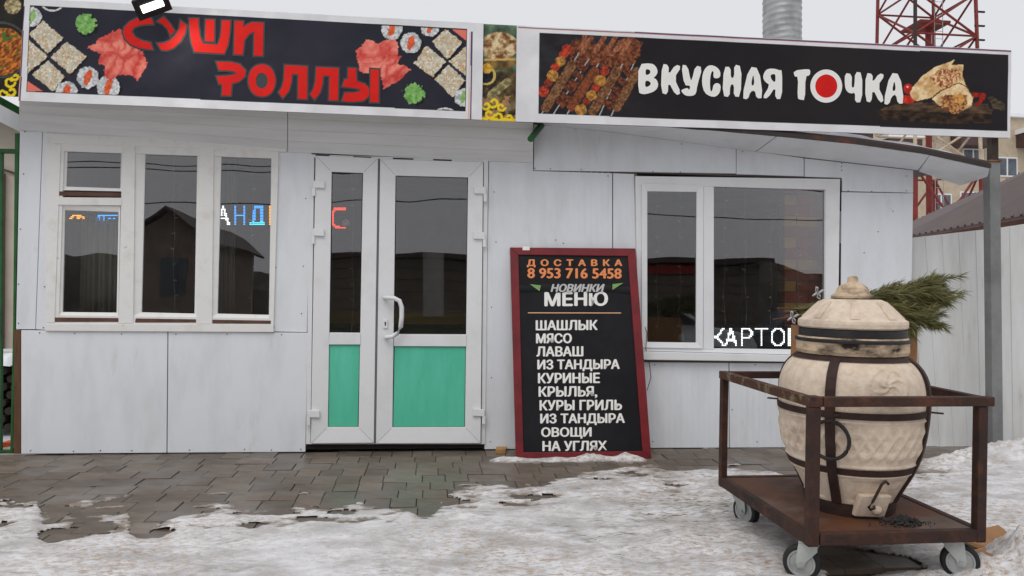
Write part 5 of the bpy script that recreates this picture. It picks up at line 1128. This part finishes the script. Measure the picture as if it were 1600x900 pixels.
# block of flats
fb = thing('apartment_block', (30, 48, 0), 'beige brick apartment block far behind the tower', 'building')
FY = 48; x0, x1 = P(1262, 230, FY).x, P(1760, 230, FY).x; zt = P(1590, 184, FY).z
MB().box(x0, x1, FY, FY + 12, 0, zt).build('wall', M_BRICKFAR, fb); MB().box(x0 - .2, x1 + .2, FY - .3, FY + 12.2, zt, zt + .25).build('parapet', M_SNOWROOF, fb)
M_WF = mat('far_window_frame', L(226, 226, 226), rough=.5); M_WG = mat('far_window_glass', L(96, 104, 112), L(70, 78, 86), 2, .15)
def fwin(px, py, w, h_):
    a = P(px, py, FY); f_ = MB().box(a.x - w / 2, a.x + w / 2, FY - .06, FY + .02, a.z - h_ / 2, a.z + h_ / 2).build('window', M_WF, fb)
    for s_ in (-1, 1): MB().box(a.x + s_ * w * .24 - w * .2, a.x + s_ * w * .24 + w * .2, FY - .075, FY - .05, a.z - h_ * .43, a.z + h_ * .43).build('pane', M_WG, f_)
for px, py in ((1573, 261), (1520, 248), (1440, 252), (1516, 315), (1470, 318), (1640, 262), (1700, 262), (1640, 322), (1573, 325)): fwin(px, py, 1.7, 1.5)
def balc(px, py, w, h_):
    a = P(px, py, FY); b_ = MB().box(a.x - w / 2, a.x + w / 2, FY - 1.2, FY, a.z - h_ / 2, a.z + h_ / 2).build('balcony', M_ROOFBROWN, fb)
    MB().box(a.x - w / 2 - .1, a.x + w / 2 + .1, FY - 1.3, FY, a.z + h_ / 2, a.z + h_ / 2 + .35).build('balcony_snow', M_SNOWROOF, b_)
for px, py in ((1325, 224), (1400, 232), (1510, 222), (1612, 222), (1700, 222)): balc(px, py, 2.6, 1.0)
# galvanised spiral flue
fu = thing('flue_pipe', (3.6, 1.6, 2.3), 'galvanised spiral flue pipe rising behind the grill banner', 'flue')
c = P(1222, 30, 1.6); rf_ = (P(1250, 30, 1.6).x - P(1195, 30, 1.6).x) / 2
mb = MB(); nz, na = 180, 40
for i in range(nz + 1):
    z = 2.2 + i * 2.4 / nz
    for k in range(na):
        a = 2 * math.pi * k / na; ph = (z / .062 - a / (2 * math.pi)) % 1.0; bump_ = .007 * math.exp(-((ph - .5) / .12) ** 2)
        mb.v.append((c.x + (rf_ + bump_) * math.sin(a), 1.6 - (rf_ + bump_) * math.cos(a), z))
for i in range(nz):
    for k in range(na): k2 = (k + 1) % na; mb.f.append((i * na + k, i * na + k2, (i + 1) * na + k2, (i + 1) * na + k))
mb.build('spiral_duct', M_GALV, fu, smooth=True)
MB().lathe([(rf_ + .06, 0), (rf_ + .06, .02), (rf_ + .01, .06)], 32, (c.x, 1.6, 2.2)).build('flashing', M_GALV, fu)

# ================================================================== LEFT: GREEN FRAME, NEIGHBOUR HOUSE, WOODPILE
gf_ = thing('green_frame', P(25, 706, .03), 'green steel gate frame at the left corner of the kiosk', 'gate frame')
MB().slab([(23, 208), (30, 208), (24, 515), (20, 708), (15.5, 708), (20, 515)], .03, .05).build('post', M_GREEN, gf_, bevel=.003)
MB().slab([(-60, 231), (28, 232.5), (28, 239), (-60, 238)], .035, .04).build('top_bar', M_GREEN, gf_, bevel=.003)
MB().slab([(-60, 704), (20, 703.5), (20, 708.5), (-60, 709)], .035, .04).build('bottom_bar', M_GREEN, gf_, bevel=.003)
MB().slab([(-1, 239), (3, 239), (1, 703), (-3, 703)], .04, .03).build('inner_bar', M_GREEN, gf_)
MB().slab([(-60, 118), (31, 168), (31, 180), (-60, 131)], -.10, .05).build('sloping_beam', M_GREEN, gf_, bevel=.003)
MB().slab([(-60, 126), (31, 168), (31, 206), (-60, 160)], .12, .02).build('white_infill', M_PANEL, gf_)
nh = thing('neighbour_house', P(-60, 500, 2.4), 'beige plastered house with dark eave seen through the green frame', 'house')
MB().slab([(-260, 120), (60, 205), (60, 545), (-260, 545)], 2.4, 3.0).build('wall', M_BEIGEWALL, nh)
MB().slab([(-260, 60), (60, 208), (60, 214), (-260, 68)], 2.0, .6).build('eave', mat('dark_eave', L(56, 40, 36), rough=.7), nh)
MB().slab([(-20, 255), (62, 282), (62, 285), (-20, 258)], 2.37, .03).build('wall_moulding', M_BROWN, nh); MB().slab([(-40, 270), (4, 270), (2, 545), (-40, 545)], 2.34, .06).build('door', mat('mauve_door', L(120, 86, 84), rough=.6), nh)
wp = thing('woodpile', G(0, 615), 'dark stacked logs under snow behind the green frame', 'woodpile')
base = P(-10, 600, 1.0); zb_ = P(10, 612, 1.0).z
for r in range(8):
    for k in range(9):
        x = P(-70, 600, 1.0).x + k * .105 + (r % 2) * .05; z = .045 + r * .066
        MB().tube([(x, 1.0 + random.uniform(-.02, .02), z), (x, 1.5, z)], random.uniform(.030, .036), 8).build('log', mat('dark_log', L(52, 42, 36), L(34, 28, 24), 12, .85, rnd=.3), wp)
mb = MB(); x0, x1 = P(-72, 510, 1.0).x, P(20, 510, 1.0).x
for j in range(7):
    for i in range(13): mb.v.append((x0 + (x1 - x0) * i / 12, .97 + j * .09, .56 + .03 * random.random() + (.05 if 0 < i < 12 and 0 < j < 6 else -.02)))
for j in range(6):
    for i in range(12): a = j * 13 + i; mb.f.append((a, a + 1, a + 14, a + 13))
mb.build('snow_cover', M_SNOWROOF, wp, smooth=True)
o = MB().prism([G(2, 700), G(14, 698), G(14, 698) + Vector((0, 0, .03)), G(2, 700) + Vector((0, 0, .04))], [p + Vector((0, .1, 0)) for p in (G(2, 700), G(14, 698), G(14, 698) + Vector((0, 0, .03)), G(2, 700) + Vector((0, 0, .04)))]).build('orange_scrap', mat('orange_scrap', L(214, 92, 50), rough=.6), None); tag(o, 'small orange scrap on the paving behind the green frame', 'scrap')

# ================================================================== STREET BEHIND THE CAMERA (seen mirrored in the panes)
ms = thing('market_row', (0, -14, 0), 'long low dark timber market row across the street, mirrored in the panes', 'building')
M_SLAT = mat('dark_slats', L(118, 108, 100), L(96, 88, 82), 6, .8)
for i in range(10): MB().box(-3.4, 8.8, -14.2 + .004 * (i % 2), -14.0, -.2 + i * .25, -.2 + i * .25 + .235).build('slat', M_SLAT, ms)
MB().box(-3.4, 8.8, -17, -14.21, -.2, 2.25).build('wall', M_SLAT, ms); MB().box(-3.7, 9.1, -17.3, -13.6, 2.31, 2.42).build('roof', M_ROOFBROWN, ms)
MB().box(5.4, 7.4, -13.99, -13.9, 2.08, 2.26).build('sign_board', mat('red_sign', L(170, 40, 36), rough=.6), ms)
hs_ = thing('gable_house', (-9, -22, 0), 'brick house with steep gable roof across the street, mirrored in the panes', 'house')
M_DKBRICK = mat('house_brick', L(146, 132, 122), L(124, 112, 104), 3, .85)
MB().prism([(-9.4, -20, -.3), (-7.2, -20, -.3), (-7.2, -20, 3.3), (-8.3, -20, 4.1), (-9.4, -20, 3.3)], [(-9.4, -27, -.3), (-7.2, -27, -.3), (-7.2, -27, 3.3), (-8.3, -27, 4.1), (-9.4, -27, 3.3)]).build('wall', M_DKBRICK, hs_)
for s_ in (-1, 1): MB().prism([(-8.3, -19.6, 4.15), (-8.3 + s_ * 1.4, -19.6, 3.13), (-8.3 + s_ * 1.4, -27.4, 3.13), (-8.3, -27.4, 4.15)], [(-8.3, -19.6, 4.25), (-8.3 + s_ * 1.45, -19.6, 3.2), (-8.3 + s_ * 1.45, -27.4, 3.2), (-8.3, -27.4, 4.25)]).build('roof', M_ROOFBROWN, hs_)
MB().box(-8.7, -7.9, -20.04, -19.97, 1.4, 2.6).build('window', M_WG, hs_)
tl = MB(); n = 240
for i in range(n + 1):
    x = -70 + 140 * i / n; h_ = 2.0 + 2.2 * float(fbm(np.array(x * .12), np.array(.3), 91, 4)) + .5 * float(fbm(np.array(x * 1.1), np.array(.7), 92, 3))
    tl.v += [(x, -34, -.5), (x, -34 - .6, h_ * .7), (x, -35.5, h_), (x, -38, h_ * .6), (x, -38, -.5)]
for i in range(n):
    for k in range(4): a = i * 5 + k; tl.f.append((a, a + 5, a + 6, a + 1))
o = tl.build('treeline', mat('bare_thicket', L(112, 106, 98), L(76, 72, 66), 1.2, .9, .6, 6), None, kind='stuff'); tag(o, 'far bare thicket across the street, mirrored in the panes', 'thicket')
def car(x, y, rz_, m, label):
    t = thing('parked_car', (x, y, gz(y) - .03), label, 'car', rot=Matrix.Rotation(rz_, 3, 'Z'), local=True)
    pr = [(-2.1, .35), (-2.15, .75), (-1.9, .95), (-1.35, 1.0), (-.75, 1.42), (.55, 1.45), (1.2, 1.02), (2.0, .88), (2.15, .6), (2.1, .35)]
    def sec(k, yy): return [(a * (1 - .03 * k), yy, z) for a, z in pr]
    mb = MB(); secs = [(-.84, 1), (-.72, 0), (.72, 0), (.84, 1)]; n = len(pr)
    for yy, k in secs: mb.v += [(a * (1 - .03 * k), yy if z < 1.0 else yy * .82, z - (.06 * k if z > .9 else 0)) for a, z in pr]
    for i in range(3):
        for k in range(n): k2 = (k + 1) % n; mb.f.append((i * n + k, i * n + k2, (i + 1) * n + k2, (i + 1) * n + k))
    mb.f += [tuple(range(n - 1, -1, -1)), tuple(3 * n + k for k in range(n))]; mb.build('body', m, t, bevel=.05)
    for s_ in (-1, 1): MB().prism([(-1.15, s_ * .74, 1.03), (1.02, s_ * .74, 1.03), (.5, s_ * .66, 1.36), (-.72, s_ * .66, 1.34)], [(-1.15, s_ * .79, 1.03), (1.02, s_ * .79, 1.03), (.5, s_ * .70, 1.36), (-.72, s_ * .70, 1.34)]).build('side_window', M_BLACK, t)
    for a in (-1.3, 1.35):
        for s_ in (-1, 1): MB().tube([(a, s_ * .86, .31), (a, s_ * .66, .31)], .31, 20).build('wheel', M_BLACK, t)
car(4.6, -10.2, .1, mat('silver_paint', L(190, 194, 200), rough=.3), 'silver saloon car parked across the street, mirrored in the plastic window'); car(8.8, -10.6, .05, mat('dark_car_paint', L(60, 66, 80), rough=.3), 'dark saloon car parked beside the silver one')
for i, (z, sag, y) in enumerate(((5.9, .4, -13), (5.5, .35, -13.3), (4.9, .5, -13.2), (4.5, .3, -12.8), (3.8, .3, -13.1))):
    o = MB().tube([(-16 + k * 1.7, y, z - sag * (1 - ((k % 10) / 5 - 1) ** 2)) for k in range(21)], .014, 5).build('power_line', M_BLACK, None); tag(o, 'black overhead cable sagging across the street, mirrored in the panes', 'cable', 'overhead cables across the street')
